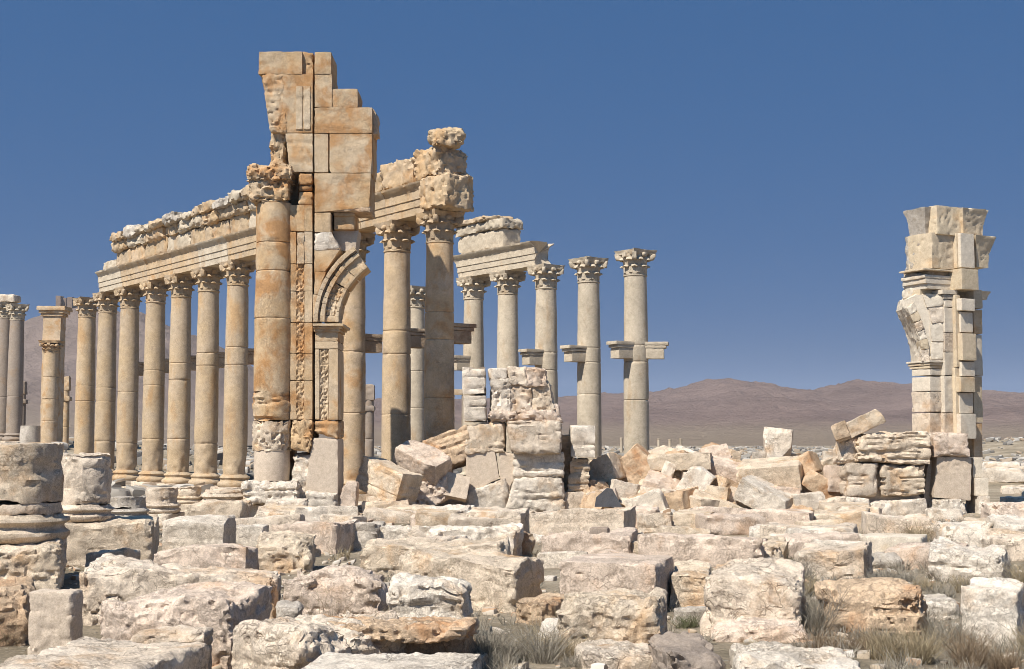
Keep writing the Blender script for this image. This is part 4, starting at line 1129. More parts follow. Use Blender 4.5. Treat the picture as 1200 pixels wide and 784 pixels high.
def fblock(x0, x1, yt, zt, dep, yaw, mat, label, r=0.06, amp=0.03, cuts=1, zb=None, tilt=(0, 0), cat='stone block', name='stone_block', cutd=(0.84, 0.99), group=None, seed=None, warp=None, **k):
    xm = (x0 + x1) / 2
    Y = Yat(xm, yt, zt)
    p = P(xm, yt, Y)
    ya = R(yaw)
    if (x0, yt) in SIDE:      # turned so that just a sliver of the right end shows
        q_ = -(x1 - 600) / F - SIDE[(x0, yt)] * Y / (F * dep)
        ya = math.asin(max(-0.7, min(0.5, q_)))
    L = (x1 - x0) * Y / F / max(0.3, (cos(ya) - sin(ya) * (xm - 600) / F))
    g = (gz(p[0], Y) - 0.1) if zb is None else zb
    H = zt - g
    sd_ = int(x0 * 7 + yt * 3) % 9973 if seed is None else seed
    res = max(0.018, Y * 0.0017)
    k.setdefault('strata', 0.02); k.setdefault('cracks', 0.02); k.setdefault('pits', 0.012)
    V, Fq = rock((L, dep, H), res, r * 1.05, amp * 1.1, k.pop('f', 2.4), cuts=cuts, cutd=cutd, seed=sd_, warp=warp, **k)
    rq = random.Random(sd_)
    hq = 0.0 if amp < 0.02 else 1.0
    und = fbm(np.stack([V[:, 0] * 1.1 + sd_, V[:, 1] * 1.3, V[:, 0] * 0], -1), 5, 2)
    V[:, 2] += hq * (0.13 * und - 0.02) * np.clip(V[:, 2] / H, 0, 1) ** 1.5 * min(1.0, H / 0.6)
    if tilt == (0, 0) and hq: tilt = (rq.uniform(-3.2, 3.2), rq.uniform(-3, 5))
    V[:, 1] += dep / 2
    if tilt != (0, 0):
        V[:, 2] += V[:, 0] * math.tan(R(tilt[0])) * np.clip(V[:, 2] / H, 0, 1) + V[:, 1] * math.tan(R(tilt[1])) * np.clip(V[:, 2] / H, 0, 1)
    o = mesh_obj(name, V, Fq, M[mat], loc=(p[0], Y, g), rot=(0, 0, ya), sharp=30)
    return tag(o, label, cat, group)
fb = fblock
def wedge(a=0.5):
    def f(V, half):
        t = V[:, 2] / (2 * half[2]) + 0.5
        W = V.copy(); W[:, 0] *= 1 - a * t * 0.5; W[:, 1] *= 1 - a * t * 0.5
        return W
    return f

# nearest rows
V, Fq = rock((1.12, 2.5, 0.36), 0.02, 0.05, 0.03, 2.2, cuts=2, cutd=(0.88, 0.98), seed=901, strata=0.03, cracks=0.02, pits=0.012)
o = mesh_obj('stone_slab', V, Fq, M['pale'], loc=(-3.33, 10.95, 0.15), rot=(R(-1.5), R(2), R(-6))); tag(o, 'broad pale flat topped slab in the bottom left corner of the view', 'stone slab')
fb(150, 240, 733, 0.52, 0.5, -14, 'pale', 'pale block showing between the bottom left slab and the pinkish block, dark right end', r=0.07)
fb(112, 268, 706, 0.60, 1.1, -30, 'pink', 'big pinkish block with a rough deeply shaded right end, behind the bottom left slab', r=0.09, amp=0.05, cuts=2, pits=0.03)
fb(95, 322, 672, 0.62, 1.2, -6, 'pale', 'long cracked pale block spanning behind the big pinkish block', r=0.1, amp=0.04, cracks=0.05)
fb(-40, 32, 692, 0.56, 0.9, -35, 'rust', 'brown and orange stained block at the left edge, beside a smooth upright slab', r=0.1, amp=0.06, cuts=2, pits=0.03)
fb(34, 86, 694, 0.60, 0.4, -28, 'smooth', 'smooth upright sandy slab with a broken dark right edge at lower left', r=0.03, amp=0.012, cuts=0, tilt=(0, 0), strata=0.0)
fb(322, 352, 712, 0.36, 0.5, -20, 'grey', 'small greyish stone wedged between the pinkish block and the rounded one')
fb(330, 448, 674, 0.60, 1.0, -16, 'pink', 'rounded pinkish boulder like block left of the pale rectangular one', r=0.26, amp=0.04, cuts=1)
fb(452, 546, 692, 0.56, 0.8, -12, 'white', 'pale whitish block in front of the long orange tinged block, jagged right side', r=0.1, amp=0.05, strata=0.05, pits=0.03)
fb(270, 352, 742, 0.50, 1.5, -38, 'pale', 'rough pale lump at the left end of the hollow cornice fragment', r=0.14, amp=0.06, cuts=2, pits=0.03)
# cornice fragment with an overhanging broken edge
t = thing('cornice_fragment', 'broken cornice fragment with jagged overhanging lip and dark hollow under it, bottom centre left', 'cornice fragment', tuple(P(450, 745, 12.9)[:2]) + (0.0,), R(-8))
V, Fq = rock((1.6, 0.85, 0.14), 0.018, 0.05, 0.05, 4, seed=911, pits=0.06, strata=0.03); V[:, 1] += 0.36
mesh_obj('lip', V, Fq, M['fresh'], t, loc=(0.0, -0.12, 0.37))
V, Fq = rock((1.4, 0.7, 0.45), 0.025, 0.06, 0.04, 3, seed=912, pits=0.03); V[:, 1] += 0.5
mesh_obj('core', V, Fq, M['rust'], t, loc=(0.02, 0.12, -0.06))
V, Fq = rock((1.5, 0.9, 0.16), 0.02, 0.05, 0.04, 4, seed=913, pits=0.04); V[:, 1] += 0.4
mesh_obj('foot', V, Fq, M['cream'], t, loc=(0.1, -0.02, -0.02))
V, Fq = rock((2.0, 0.75, 0.12), 0.022, 0.05, 0.03, 3, seed=914); V[:, 1] += 0.4
V, Fq = rock((1.55, 1.7, 0.44), 0.02, 0.09, 0.03, 2.0, cuts=2, seed=921, strata=0.02, cracks=0.02)
o = mesh_obj('stone_slab', V, Fq, M['white'], loc=tuple(P(432, 770, 11.1)[:2]) + (-0.06,), rot=(R(2), R(1), R(-7))); tag(o, 'pale smooth topped slab at the bottom edge in front of the hollow cornice fragment', 'stone slab')
fb(462, 600, 655, 0.62, 1.15, -26, 'cream', 'long block with orange tinge whose dark eroded right end slopes to the ground', r=0.08, amp=0.035, cracks=0.03, cuts=1)
fb(600, 638, 700, 0.30, 0.7, -40, 'fresh', 'small orange and brown stone wedged between two large central blocks', r=0.1, amp=0.07, zb=-0.1)
fb(655, 768, 660, 0.62, 1.5, -13, 'pink', 'smooth flat topped block with dark right end, behind the rough near block', r=0.04, amp=0.015, cuts=0, strata=0.0)
fb(650, 770, 704, 0.60, 0.95, -12, 'cream', 'rough knobbly near block right of the big grey bush', r=0.11, amp=0.06, cuts=2, pits=0.03, cracks=0.04)
fb(645, 700, 735, 0.26, 0.8, 6, 'white', 'low whitish stone at the foot of the rough block beside the grey bush', r=0.1, amp=0.05)
fb(684, 780, 768, 0.20, 0.9, 4, 'pale', 'low flat pale stone at the bottom edge right of the grey bush', r=0.08, amp=0.04)
fb(786, 858, 762, 0.34, 0.9, 10, 'dim', 'rounded brown boulder at the bottom edge right of centre', r=0.3, amp=0.03, cuts=0, cat='boulder', name='boulder')
fb(824, 936, 680, 0.64, 1.25, 4, 'pale', 'massive rough pinkish white block standing tallest in the near right foreground', r=0.1, amp=0.06, cuts=2, strata=0.03, cracks=0.03)
fb(836, 948, 735, 0.22, 0.7, -4, 'pink', 'low rubbly pinkish ledge at the foot of the massive near block', r=0.12, amp=0.06, cuts=2)
fb(785, 832, 668, 0.48, 0.9, -8, 'cream', 'squared block with a straight ledge, showing through the gap above dark ground', r=0.04, amp=0.02)
fb(790, 830, 712, 0.14, 0.6, -8, 'grey', 'low dark grey stone in the gap between two near blocks', r=0.05, amp=0.04)
fb(866, 1015, 774, 0.26, 0.9, -3, 'white', 'pale rubbly slab at the bottom edge below the tallest near block', r=0.1, amp=0.06, cuts=2, cat='stone slab', name='stone_slab')
fb(955, 1078, 694, 0.52, 1.0, 5, 'fresh', 'rounded block with flat grey top and deeply cracked brown face among dry bushes', r=0.18, amp=0.05, cuts=2, strata=0.06, cracks=0.06)
fb(1126, 1191, 687, 0.60, 0.75, -6, 'white', 'clean whitish block at far right with dry stalks in front of it', r=0.05, amp=0.03, strata=0.0)
fb(1078, 1124, 702, 0.20, 0.8, -4, 'white', 'low whitish kerb like stone left of the clean whitish block', r=0.06, amp=0.03)
# middle rows, left
fb(-60, 72, 640, 0.66, 2.0, -6, 'cream', 'big rough orange tinged block carrying the largest column stump, left edge', r=0.08, amp=0.06, cuts=1, pits=0.04)
fb(50, 178, 613, 0.78, 1.7, -10, 'cream', 'broad block carrying the second column stump, thin dark crack near its right end', r=0.06, amp=0.04)
fb(100, 148, 642, 0.46, 0.6, -10, 'pale', 'small squared block with a dark notch beside it, in front of a long wall block', r=0.03, amp=0.02)
fb(180, 288, 641, 0.60, 1.0, -18, 'pink', 'pinkish block with dark shaded right end behind the long cracked block', r=0.06, amp=0.04, cracks=0.03)
fb(190, 262, 611, 0.62, 1.0, -18, 'white', 'greyish white squared block with a sharply shaded right end, middle left', r=0.05, amp=0.03)
fb(216, 284, 590, 0.60, 1.1, -18, 'cream', 'cream block behind the greyish white squared block, below the column feet', r=0.09, amp=0.05)
fb(298, 362, 634, 0.56, 1.0, -12, 'cream', 'yellowish rounded rough block between two blocks with shaded ends', r=0.16, amp=0.06, pits=0.03)
fb(318, 394, 611, 0.62, 1.2, -22, 'pink', 'pink tinged block ending in a dark grooved right face, centre left', r=0.06, amp=0.03)
fb(396, 442, 611, 0.58, 0.9, -18, 'grey', 'greyish block right of the grooved dark end, with hollowed side', r=0.08, amp=0.06)
fb(440, 520, 618, 0.45, 1.0, -6, 'white', 'pale low block with curved left end, centre left middle row', r=0.15, amp=0.04)
fb(422, 592, 638, 0.56, 1.0, -6, 'cream', 'very long low cream block across the middle, rough top', r=0.1, amp=0.05)
fb(500, 606, 621, 0.52, 1.0, -12, 'white', 'long pale block with a dark carved hollow at its right end', r=0.06, amp=0.05, pits=0.04)
fb(575, 612, 622, 0.44, 0.5, -30, 'rust', 'small brown carved fragment in the hollow end of a long pale block', r=0.05, amp=0.07, pits=0.06)
fb(545, 610, 598, 0.56, 1.0, -16, 'pale', 'pale rough block with dark end in the row under the pedestal', r=0.06, amp=0.04)
fb(620, 730, 598, 0.62, 1.1, -14, 'pale', 'long straight pale block with dark square end under the broken pedestal', r=0.03, amp=0.02, cuts=0)
fb(634, 738, 624, 0.52, 1.1, -8, 'pink', 'irregular pinkish block with stepped top, centre', r=0.07, amp=0.05, cuts=2)
fb(690, 712, 619, 0.60, 0.4, -10, 'dim', 'brown squared block standing in for the dark square hole in the irregular pinkish block', r=0.02, amp=0.01, zb=0.2)  # brown block takes the place of a hole's dark inside
fb(746, 786, 601, 0.5, 0.8, -12, 'pale', 'small rough block between the long straight block and the square one', r=0.06, amp=0.04, pits=0.03)
fb(788, 832, 600, 0.52, 0.9, -18, 'cream', 'squared textured block with dark right side right of centre', r=0.03, amp=0.02, pits=0.02)
fb(746, 892, 630, 0.54, 1.1, -10, 'pink', 'long smooth pinkish beam lying right of centre behind the near blocks', r=0.14, amp=0.02, cuts=0, strata=0.0)
fb(865, 912, 638, 0.42, 1.0, -20, 'cream', 'fan shaped eroded stone at the right end of the smooth pinkish beam', r=0.15, amp=0.06, cuts=2, strata=0.05)
fb(930, 1012, 640, 0.54, 1.0, -15, 'pale', 'squared cream block with thin dark right side, right of the eroded fan stone', r=0.05, amp=0.04, cracks=0.03)
fb(890, 1000, 617, 0.5, 1.2, -8, 'pale', 'broad flat topped pale block behind the squared cream block', r=0.06, amp=0.03)
fb(1010, 1080, 629, 0.46, 1.0, -12, 'newpale', 'smooth clean cut pale block with a recessed face, right middle row', r=0.03, amp=0.008, cuts=0, strata=0.0, cracks=0.0, pits=0.0)
fb(1088, 1174, 642, 0.56, 1.0, -14, 'white', 'wedge shaped whitish block with cracked orange underside, right', r=0.1, amp=0.05, cuts=2, strata=0.06, tilt=(-6, 4))
fb(1020, 1062, 648, 0.28, 0.7, 8, 'grey', 'low greyish stone half hidden by scrub between two right hand blocks', r=0.1, amp=0.05)
fb(1106, 1166, 611, 0.44, 1.0, -6, 'white', 'pale hump backed stone under the slender pier', r=0.2, amp=0.05)
fb(1162, 1215, 590, 0.7, 1.3, -6, 'pink', 'large pinkish block at the right edge behind the shadowed hollow', r=0.12, amp=0.04)
fb(1168, 1230, 611, 0.46, 1.0, -6, 'white', 'white block at the right edge just below the pinkish one', r=0.08, amp=0.04)
fb(1164, 1235, 630, 0.42, 1.1, -6, 'pale', 'long pale weathered block cut by the right edge', r=0.07, amp=0.05)
fb(862, 948, 597, 0.56, 0.9, -14, 'pink', 'pink slab lying flat at the front of the right rubble heap', r=0.05, amp=0.03)
fb(948, 1015, 598, 0.52, 0.9, -8, 'cream', 'long flat cream slab in front of the heap, left of the bulky pedestal', r=0.06, amp=0.03)
fb(1016, 1092, 606, 0.46, 0.9, -6, 'pale', 'low pale slab below the bulky pedestal near the tall brown tuft', r=0.06, amp=0.04)
fb(300, 366, 598, 0.34, 1.0, -8, 'pale', 'low pale slab below the half column base', r=0.08, amp=0.05)
fb(366, 424, 601, 0.28, 1.0, -8, 'cream', 'low cream stone right of the half column base, beside a pointed stone', r=0.08, amp=0.05)
fb(426, 500, 600, 0.34, 1.0, -8, 'pale', 'low pale slab under the big tilted cut block', r=0.08, amp=0.05)
fb(500, 548, 596, 0.5, 1.0, -10, 'white', 'whitish eroded block left of the pedestal foot with a dark pocket', r=0.12, amp=0.07, pits=0.05)
fb(-20, 17, 617, 0.90, 0.35, -6, 'grey', 'small grey moulded stone at the left edge below the largest stump', r=0.08, amp=0.02, zb=0.67)

# column stumps: base mouldings and drums still standing
def stump(px, yb, zb, wd_px, drums, label, mat, seed, amp=0.03, dx=0, plinth=True):
    """drums: list of top rows in the photo, bottom to top"""
    Y = Yat(px, yb, zb)
    s = Y / F; r = wd_px * s / 2
    p = P(px, yb, Y)
    t = thing('column_stump', label, 'column stump', (p[0], Y, zb), 0, 'column stumps on the left')
    V, Fq = base_mesh(r, r * 0.62, seed, amp); V[:, :2] *= (1 - 0.2 * np.clip(1 - V[:, 2:3] / (r * 0.62), 0, 1)); mesh_obj('base', V, Fq, M[mat], t)
    z0 = r * 0.62
    for i, yt in enumerate(drums):
        z1 = P(px, yt, Y)[2] - zb
        if z1 - z0 < 0.08: continue
        V, Fq = shaft_mesh(r, r * 0.985, z0, z1, seed + i, (), amp=amp * 1.3, dz=0.05, seg=72)
        V = weather(V, Fq, amp, 3, seed + i, strata=0.045, pits=0.03, cracks=0.03)
        V[:, 2] -= z0
        mesh_obj('drum', V, Fq, M[['pale', mat][i % 2] if len(drums) > 1 else mat], t, loc=(0.01 * i, 0, z0), rot=(0, 0, 0.3 * i))
        z0 = z1
    g = gz(p[0], Y)
    if plinth and zb - g > 0.02:
        V, Fq = rock((r * 2.3, r * 2.3, zb - g + 0.1), max(0.03, Y * 0.002), 0.04, 0.03, 3, seed=seed, cuts=1)
        mesh_obj('plinth', V, Fq, M[mat], t, loc=(0, 0, -(zb - g + 0.1)), rot=(0, 0, R(-14)))
stump(20, 633, 0.66, 96, (588, 519), 'largest column stump at the left edge, two worn drums on a moulded base', 'cream', 501, plinth=False)
stump(99, 610, 0.79, 56, (531,), 'second largest column stump with a single pitted drum, right of the largest one', 'pale', 505, plinth=False)
stump(149, 609, 0.35, 42, (582,), 'short stump, little more than its moulded base, right of the two tall stumps', 'grey', 509)
stump(189, 601, 0.3, 36, (571,), 'pale low stump with worn collar, fourth from the left edge', 'pale', 513)
stump(221, 590, 0.35, 28, (570,), 'small low stump partly hidden behind the fourth one', 'cream', 517)
stump(262, 592, 0.3, 44, (574,), 'broad low moulded base closest to the big half column', 'pale', 521)

# ------------------------------------------------------------------ the two rubble heaps
def rb(xc, yc, wpx, hpx, Y, dep, roll, yaw, mat, label, pitch=0, cuts=5, r=0.03, amp=0.03, cutd=(0.72, 0.95), seed=None, group=None, **k):
    s = Y / F
    sd_ = int(xc * 5 + yc * 11) % 9973 if seed is None else seed
    wpx, hpx = wpx * 1.12, hpx * 1.12
    if cuts: cuts += 3
    k.setdefault('pits', 0.015)
    V, Fq = rock((wpx * s, dep, hpx * s), 0.045, r * 0.6, amp, 3.0, cuts=cuts, cutd=cutd, seed=sd_, **k)
    V[:, 2] -= hpx * s / 2
    p = P(xc, yc, Y)
    o = mesh_obj('rubble_stone', V, Fq, M[mat], loc=tuple(p), rot=(R(pitch), R(roll), R(yaw)), sharp=32)
    return tag(o, label, 'broken stone', group)
rb(456, 564, 60, 34, 41.1, 0.95, 17, -38, 'cream', 'large cut block tipped to the right with a rough tooled face, beside the arch', pitch=-4, cuts=1, cutd=(0.93, 0.99), strata=0.04)
rb(496, 541, 52, 24, 42.0, 1.0, 24, -30, 'pink', 'smooth pinkish slab tipped on the heap behind the big tooled block', pitch=22, cuts=2)
rb(530, 528, 52, 34, 43.0, 1.1, -18, -12, 'fresh', 'rough orange boulder leaning on the left side of the pedestal', pitch=-6, cuts=4, strata=0.05, amp=0.06)
rb(409, 588, 17, 42, 40.2, 0.35, 3, -8, 'pink', 'pointed upright pink stone standing at the foot of the arch', cuts=5, cutd=(0.7, 0.9), amp=0.02)
rb(530, 570, 34, 26, 42.0, 0.4, 12, 4, 'smooth', 'smooth pinkish flat slab leaning left of the pedestal', pitch=-20, cuts=3, amp=0.006)
rb(500, 578, 46, 26, 42.0, 0.8, -12, 10, 'pink', 'crumbly pinkish lump between the tooled block and the pedestal', cuts=5, amp=0.09, pits=0.08)
rb(452, 594, 48, 13, 40.6, 0.7, -3, 4, 'cream', 'low cream stone below the big tooled block', cuts=4, amp=0.05)
rb(707, 552, 34, 28, 44.2, 0.9, -22, -28, 'cream', 'cream block with a dark brown shaded right end beside the pedestal', cuts=2)
rb(700, 574, 26, 18, 43.4, 0.6, 10, 10, 'fresh', 'small orange stained lump below the cream block by the pedestal', cuts=5, amp=0.06, pits=0.05)
rb(747, 551, 40, 40, 44.6, 0.8, 42, -18, 'fresh', 'diamond shaped orange stone pointing up in front of the end column', cuts=3, cutd=(0.8, 0.95), amp=0.03)
rb(733, 580, 36, 26, 43.4, 0.8, 12, 10, 'white', 'whitish lump below the diamond shaped orange stone', cuts=5, amp=0.04)
rb(797, 541, 64, 17, 44.6, 1.5, -2, -10, 'cream', 'wide thick slab roofing a dark cavity in the right heap', cuts=2, cutd=(0.85, 0.97), amp=0.03)
rb(779, 555, 14, 26, 44.4, 1.1, 20, 0, 'white', 'white curved end stone at the left of the dark cavity', cuts=3)
rb(812, 571, 26, 44, 43.2, 0.75, 36, -14, 'white', 'greyish white slab tilted steeply against the dark cavity', cuts=3, cutd=(0.8, 0.95))
rb(838, 536, 28, 22, 45.2, 0.6, -14, 6, 'pink', 'flat pinkish plate sticking up behind the wide slab', pitch=-16, cuts=3)
rb(856, 537, 17, 17, 45.6, 0.5, 12, 8, 'cream', 'small squarish tan plate right of the flat pinkish one', cuts=2)
rb(855, 555, 62, 22, 44.4, 1.0, 15, -20, 'pink', 'broad cream and orange slab sloping down to the right, heap centre', pitch=12, cuts=3)
rb(841, 592, 54, 15, 42.6, 0.7, 22, -14, 'cream', 'narrow beam like stone sloping down right at the front of the heap', cuts=2)
rb(860, 579, 34, 20, 43.2, 0.7, 18, -10, 'pale', 'greyish block above the narrow sloping beam', cuts=3)
rb(899, 584, 58, 24, 42.6, 1.1, 26, -24, 'white', 'grey white faceted block with a dark reddish underside, front of heap', pitch=8, cuts=3, cutd=(0.78, 0.95))
rb(904, 556, 66, 26, 44.0, 1.3, -4, -22, 'cream', 'big flat tan block lying near the top right of the heap', pitch=14, cuts=2, cutd=(0.84, 0.97), amp=0.015)
rb(944, 546, 26, 22, 43.9, 0.7, -26, -34, 'fresh', 'cream topped block with a brown right end on the big flat tan block', cuts=2, cutd=(0.85, 0.97))
rb(911, 520, 30, 32, 45.0, 0.7, 6, -14, 'white', 'bright white faceted boulder perched highest on the right heap', cuts=7, cutd=(0.6, 0.86))
rb(908, 539, 44, 14, 45.6, 0.9, 4, 8, 'grey', 'greyish rubble lump under the bright white boulder', cuts=5, amp=0.06)
rb(972, 536, 14, 12, 46.0, 0.4, 4, -6, 'white', 'small white cube like stone on the skyline of the heap', cuts=1)
rb(968, 549, 18, 18, 45.0, 0.6, -24, 6, 'cream', 'small tan stone under the little white cube', cuts=3)
rb(912, 577, 40, 12, 43.0, 0.7, 4, 6, 'pink', 'flat pink stone tucked under the big flat tan block', cuts=3)
rb(983, 562, 27, 28, 43.2, 0.8, 4, 6, 'pink', 'lilac tinged rounded rock touching the bulky pedestal', cuts=4, r=0.12)
rb(963, 570, 40, 20, 43.4, 0.8, 30, -10, 'fresh', 'white stone with an orange broken face sloping toward the bulky pedestal', cuts=4)
rb(945, 588, 34, 18, 42.6, 0.7, -6, 8, 'white', 'white angular stone near the front right of the heap', cuts=5)
rb(1006, 596, 24, 22, 41.2, 0.6, 4, 6, 'white', 'rounded white boulder in front of the bulky pedestal', cuts=3, r=0.2)
rb(978, 593, 26, 16, 42.0, 0.6, -10, 10, 'pale', 'flattish pale stone left of the rounded white boulder', cuts=4)
def charcoal():  # thin near-black triangle, leaning back
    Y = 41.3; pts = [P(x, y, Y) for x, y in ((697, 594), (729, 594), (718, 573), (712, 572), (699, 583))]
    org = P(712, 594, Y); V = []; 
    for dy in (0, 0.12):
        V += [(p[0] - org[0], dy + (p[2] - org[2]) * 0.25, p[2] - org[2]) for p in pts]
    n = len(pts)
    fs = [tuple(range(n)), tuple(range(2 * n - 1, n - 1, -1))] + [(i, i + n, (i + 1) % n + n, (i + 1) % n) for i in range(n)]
    o = mesh_obj('dark_triangle', V, fs, M['charcoal'], loc=tuple(org), smooth=False)
    tag(o, 'dark triangular piece leaning at the right foot of the pedestal', 'stone slab')
charcoal()
rb(770, 587, 40, 24, 43.0, 0.9, 5, 6, 'pale', 'crumbly pale rubble block left of the dark cavity', cuts=5, amp=0.08, pits=0.07)
rb(801, 590, 24, 14, 42.8, 0.6, -5, 6, 'white', 'small whitish stone at the mouth of the dark cavity', cuts=4)
rb(790, 566, 26, 15, 44.4, 0.6, 16, 20, 'rust', 'reddish stone inside the dark cavity under the wide slab', cuts=5, amp=0.06)
rb(1006, 499, 52, 16, YR_ - 0.2, 0.6, -26, -10, 'cream', 'beam like stone lying tilted on top of the bulky pedestal, orange broken left end', cuts=2, cutd=(0.85, 0.97))
rb(985, 505, 16, 17, YR_ - 0.45, 0.5, -20, -14, 'rust', 'orange broken stone at the lower end of the tilted beam on the pedestal', cuts=4)
rb(995, 520, 22, 24, YR_ + 0.1, 0.7, 0, 6, 'cream', 'cream lump filling the left shoulder of the bulky pedestal', cuts=4)
# smaller filling stones, not told apart in the photograph
rg = random.Random(77)
fm = ['pink', 'cream', 'fresh', 'pink', 'fresh', 'cream', 'white']
for i in range(150):
    px = rg.uniform(690, 1000)
    f = rg.random()
    Y = 42.2 + 4.6 * f
    x = (px - 600) / F * Y
    z = gz(x, Y)
    sz = rg.choice([rg.uniform(0.22, 0.6), rg.uniform(0.4, 0.95)])
    V, Fq = rock((sz * 1.3, sz, sz * 0.8), 0.07, 0.03, 0.05, 2.5, cuts=6, cutd=(0.65, 0.95), seed=2000 + i)
    o = mesh_obj('rubble_stone', V, Fq, M[rg.choice(fm)], loc=(x, Y, z - 0.08), rot=(R(rg.uniform(-25, 25)), R(rg.uniform(-25, 25)), rg.uniform(0, 6)), sharp=32)
    tag(o, 'small angular broken stone filling the big rubble heap right of the pedestal', 'broken stone', 'small stones of the right rubble heap')
for i in range(34):
    px = rg.uniform(424, 548)
    Y = rg.uniform(42.0, 45.6)
    x = (px - 600) / F * Y
    sz = rg.uniform(0.2, 0.5)
    V, Fq = rock((sz * 1.3, sz, sz * 0.8), 0.07, 0.03, 0.05, 2.5, cuts=6, cutd=(0.65, 0.95), seed=2200 + i)
    o = mesh_obj('rubble_stone', V, Fq, M[rg.choice(fm)], loc=(x, Y, gz(x, Y) - 0.06), rot=(R(rg.uniform(-25, 25)), R(rg.uniform(-25, 25)), rg.uniform(0, 6)), sharp=32)
    tag(o, 'small angular broken stone filling the low heap between the arch and the pedestal', 'broken stone', 'small stones of the left rubble heap')
for i in range(60):
    Y = rg.uniform(24, 41)
    px = rg.uniform(190, 1210)
    x = (px - 600) / F * Y
    sz = rg.uniform(0.35, 1.0)
    V, Fq = rock((sz * rg.uniform(1.1, 2.2), sz, min(0.5, sz * rg.uniform(0.5, 0.8))), 0.06, 0.06, 0.05, 2.5, cuts=4, cutd=(0.75, 0.98), seed=2400 + i, strata=0.02)
    o = mesh_obj('stone_block', V, Fq, M[rg.choice(['pale', 'white', 'pale', 'cream', 'pink'])], loc=(x, Y, gz(x, Y) - 0.08), rot=(R(rg.uniform(-6, 6)), R(rg.uniform(-6, 6)), R(rg.gauss(-10, 14))), sharp=40)
    tag(o, 'smallish weathered block filling the gaps between the larger fallen blocks', 'stone block', 'lesser blocks of the middle ground')


for i in range(26):
    Y = rg.uniform(46, 95); px = rg.uniform(1150, 1260) if i % 2 else rg.uniform(1165, 1235)
    x = (px - 600) / F * Y; sz = rg.uniform(0.5, 1.3)
    V, Fq = rock((sz * rg.uniform(1.2, 2.6), sz, sz * rg.uniform(0.35, 0.6)), 0.12, 0.1, 0.06, 2, cuts=5, cutd=(0.75, 0.97), seed=2600 + i)
    o = mesh_obj('stone_block', V, Fq, M[rg.choice(['pale', 'white', 'cream'])], loc=(x, Y, gz(x, Y) - 0.08), rot=(0, 0, rg.uniform(-0.5, 0.5)), sharp=35)
    tag(o, 'weathered block lying out on the plain beyond the slender right pier', 'stone block', 'blocks on the plain at the right')
# ------------------------------------------------------------------ loose stones too many to count
def chips_mat(name, cols):
    m = bpy.data.materials.new(name); m.use_nodes = True
    t = m.node_tree; N = t.nodes; Lk = t.links; bs = N['Principled BSDF']
    bs.inputs['Roughness'].default_value = 0.95; bs.inputs['Specular IOR Level'].default_value = 0.1
    g = N.new('ShaderNodeNewGeometry'); cr = N.new('ShaderNodeValToRGB'); Lk.new(g.outputs['Random Per Island'], cr.inputs[0])
    el = cr.color_ramp; el.interpolation = 'CONSTANT'
    el.elements[0].color = (*cols[0], 1); el.elements[1].position = 1 / len(cols); el.elements[1].color = (*cols[1], 1)
    for i, c in enumerate(cols[2:]):
        x = el.elements.new((i + 2) / len(cols)); x.color = (*c, 1)
    Lk.new(cr.outputs[0], bs.inputs['Base Color']); return m
def scatter(name, pts, sizes, seed, mat, flat=0.6):
    rs = np.random.RandomState(seed)
    protos = []
    for k in range(7):
        protos.append(rock((1.2, 1.0, flat), 0.36, 0.12, 0.06, 2.5, cuts=6, cutd=(0.6, 0.95), seed=seed + k))
    parts = []
    idx = rs.randint(0, 7, len(pts))
    for k in range(7):
        sel = np.where(idx == k)[0]
        if not len(sel): continue
        V, Fq = protos[k]; n = len(V)
        a = rs.uniform(0, 2 * pi, len(sel)); tl = rs.uniform(-0.4, 0.4, len(sel))
        ca, sa = np.cos(a)[:, None], np.sin(a)[:, None]
        X = V[None, :, 0] * ca - V[None, :, 1] * sa; Y = V[None, :, 0] * sa + V[None, :, 1] * ca
        Z = V[None, :, 2] + X * tl[:, None]
        sz = sizes[sel][:, None]
        W = np.stack([X * sz + pts[sel, 0:1], Y * sz + pts[sel, 1:2], Z * sz + pts[sel, 2:3] - 0.12 * sz], -1).reshape(-1, 3)
        Fs = (Fq[None] + (np.arange(len(sel)) * n)[:, None, None]).reshape(-1, 4)
        parts.append((W, Fs))
    V, Fq = merge(parts)
    o = mesh_obj(name, V, Fq, mat, sharp=30)
    return tag(o, None, None, kind='stuff')
M['chips'] = chips_mat('limestone chips', [(0.55, 0.47, 0.37), (0.5, 0.4, 0.29), (0.42, 0.35, 0.27), (0.58, 0.52, 0.44), (0.45, 0.3, 0.19)])
M['farchips'] = chips_mat('distant weathered stones', [(0.36, 0.32, 0.27), (0.26, 0.235, 0.2), (0.48, 0.44, 0.38), (0.17, 0.155, 0.135), (0.36, 0.28, 0.2)])
rs = np.random.RandomState(5)
n = 5200
Yv = 10 + 40 * rs.rand(n) ** 0.8; pxv = rs.uniform(-40, 1240, n); Xv = (pxv - 600) / F * Yv
pts = np.stack([Xv, Yv, terrain(Xv, Yv)], -1)
scatter('gravel', pts, 0.03 + 0.13 * rs.rand(n) ** 3, 11, M['chips'])
n = 1500   # chips lying over the two heaps
side = rs.rand(n) < 0.8
pxv = np.where(side, rs.uniform(690, 1005, n), rs.uniform(420, 560, n)); Yv = np.where(side, rs.uniform(41.6, 48.5, n), rs.uniform(41.4, 46, n)); Xv = (pxv - 600) / F * Yv
pts = np.stack([Xv, Yv, terrain(Xv, Yv)], -1)
scatter('rubble_chips', pts, 0.07 + 0.24 * rs.rand(n) ** 2.2, 13, M['chips'], 0.7)
n = 13000
Yv = 52 * (12.0 ** rs.rand(n)); pxv = rs.uniform(-60, 1260, n); Xv = (pxv - 600) / F * Yv
dens = fbm(np.stack([Xv / 30, Yv / 60, Xv * 0], -1), 4, 3)
keep = dens > -0.15; Xv = Xv[keep]; Yv = Yv[keep]; n = len(Xv)
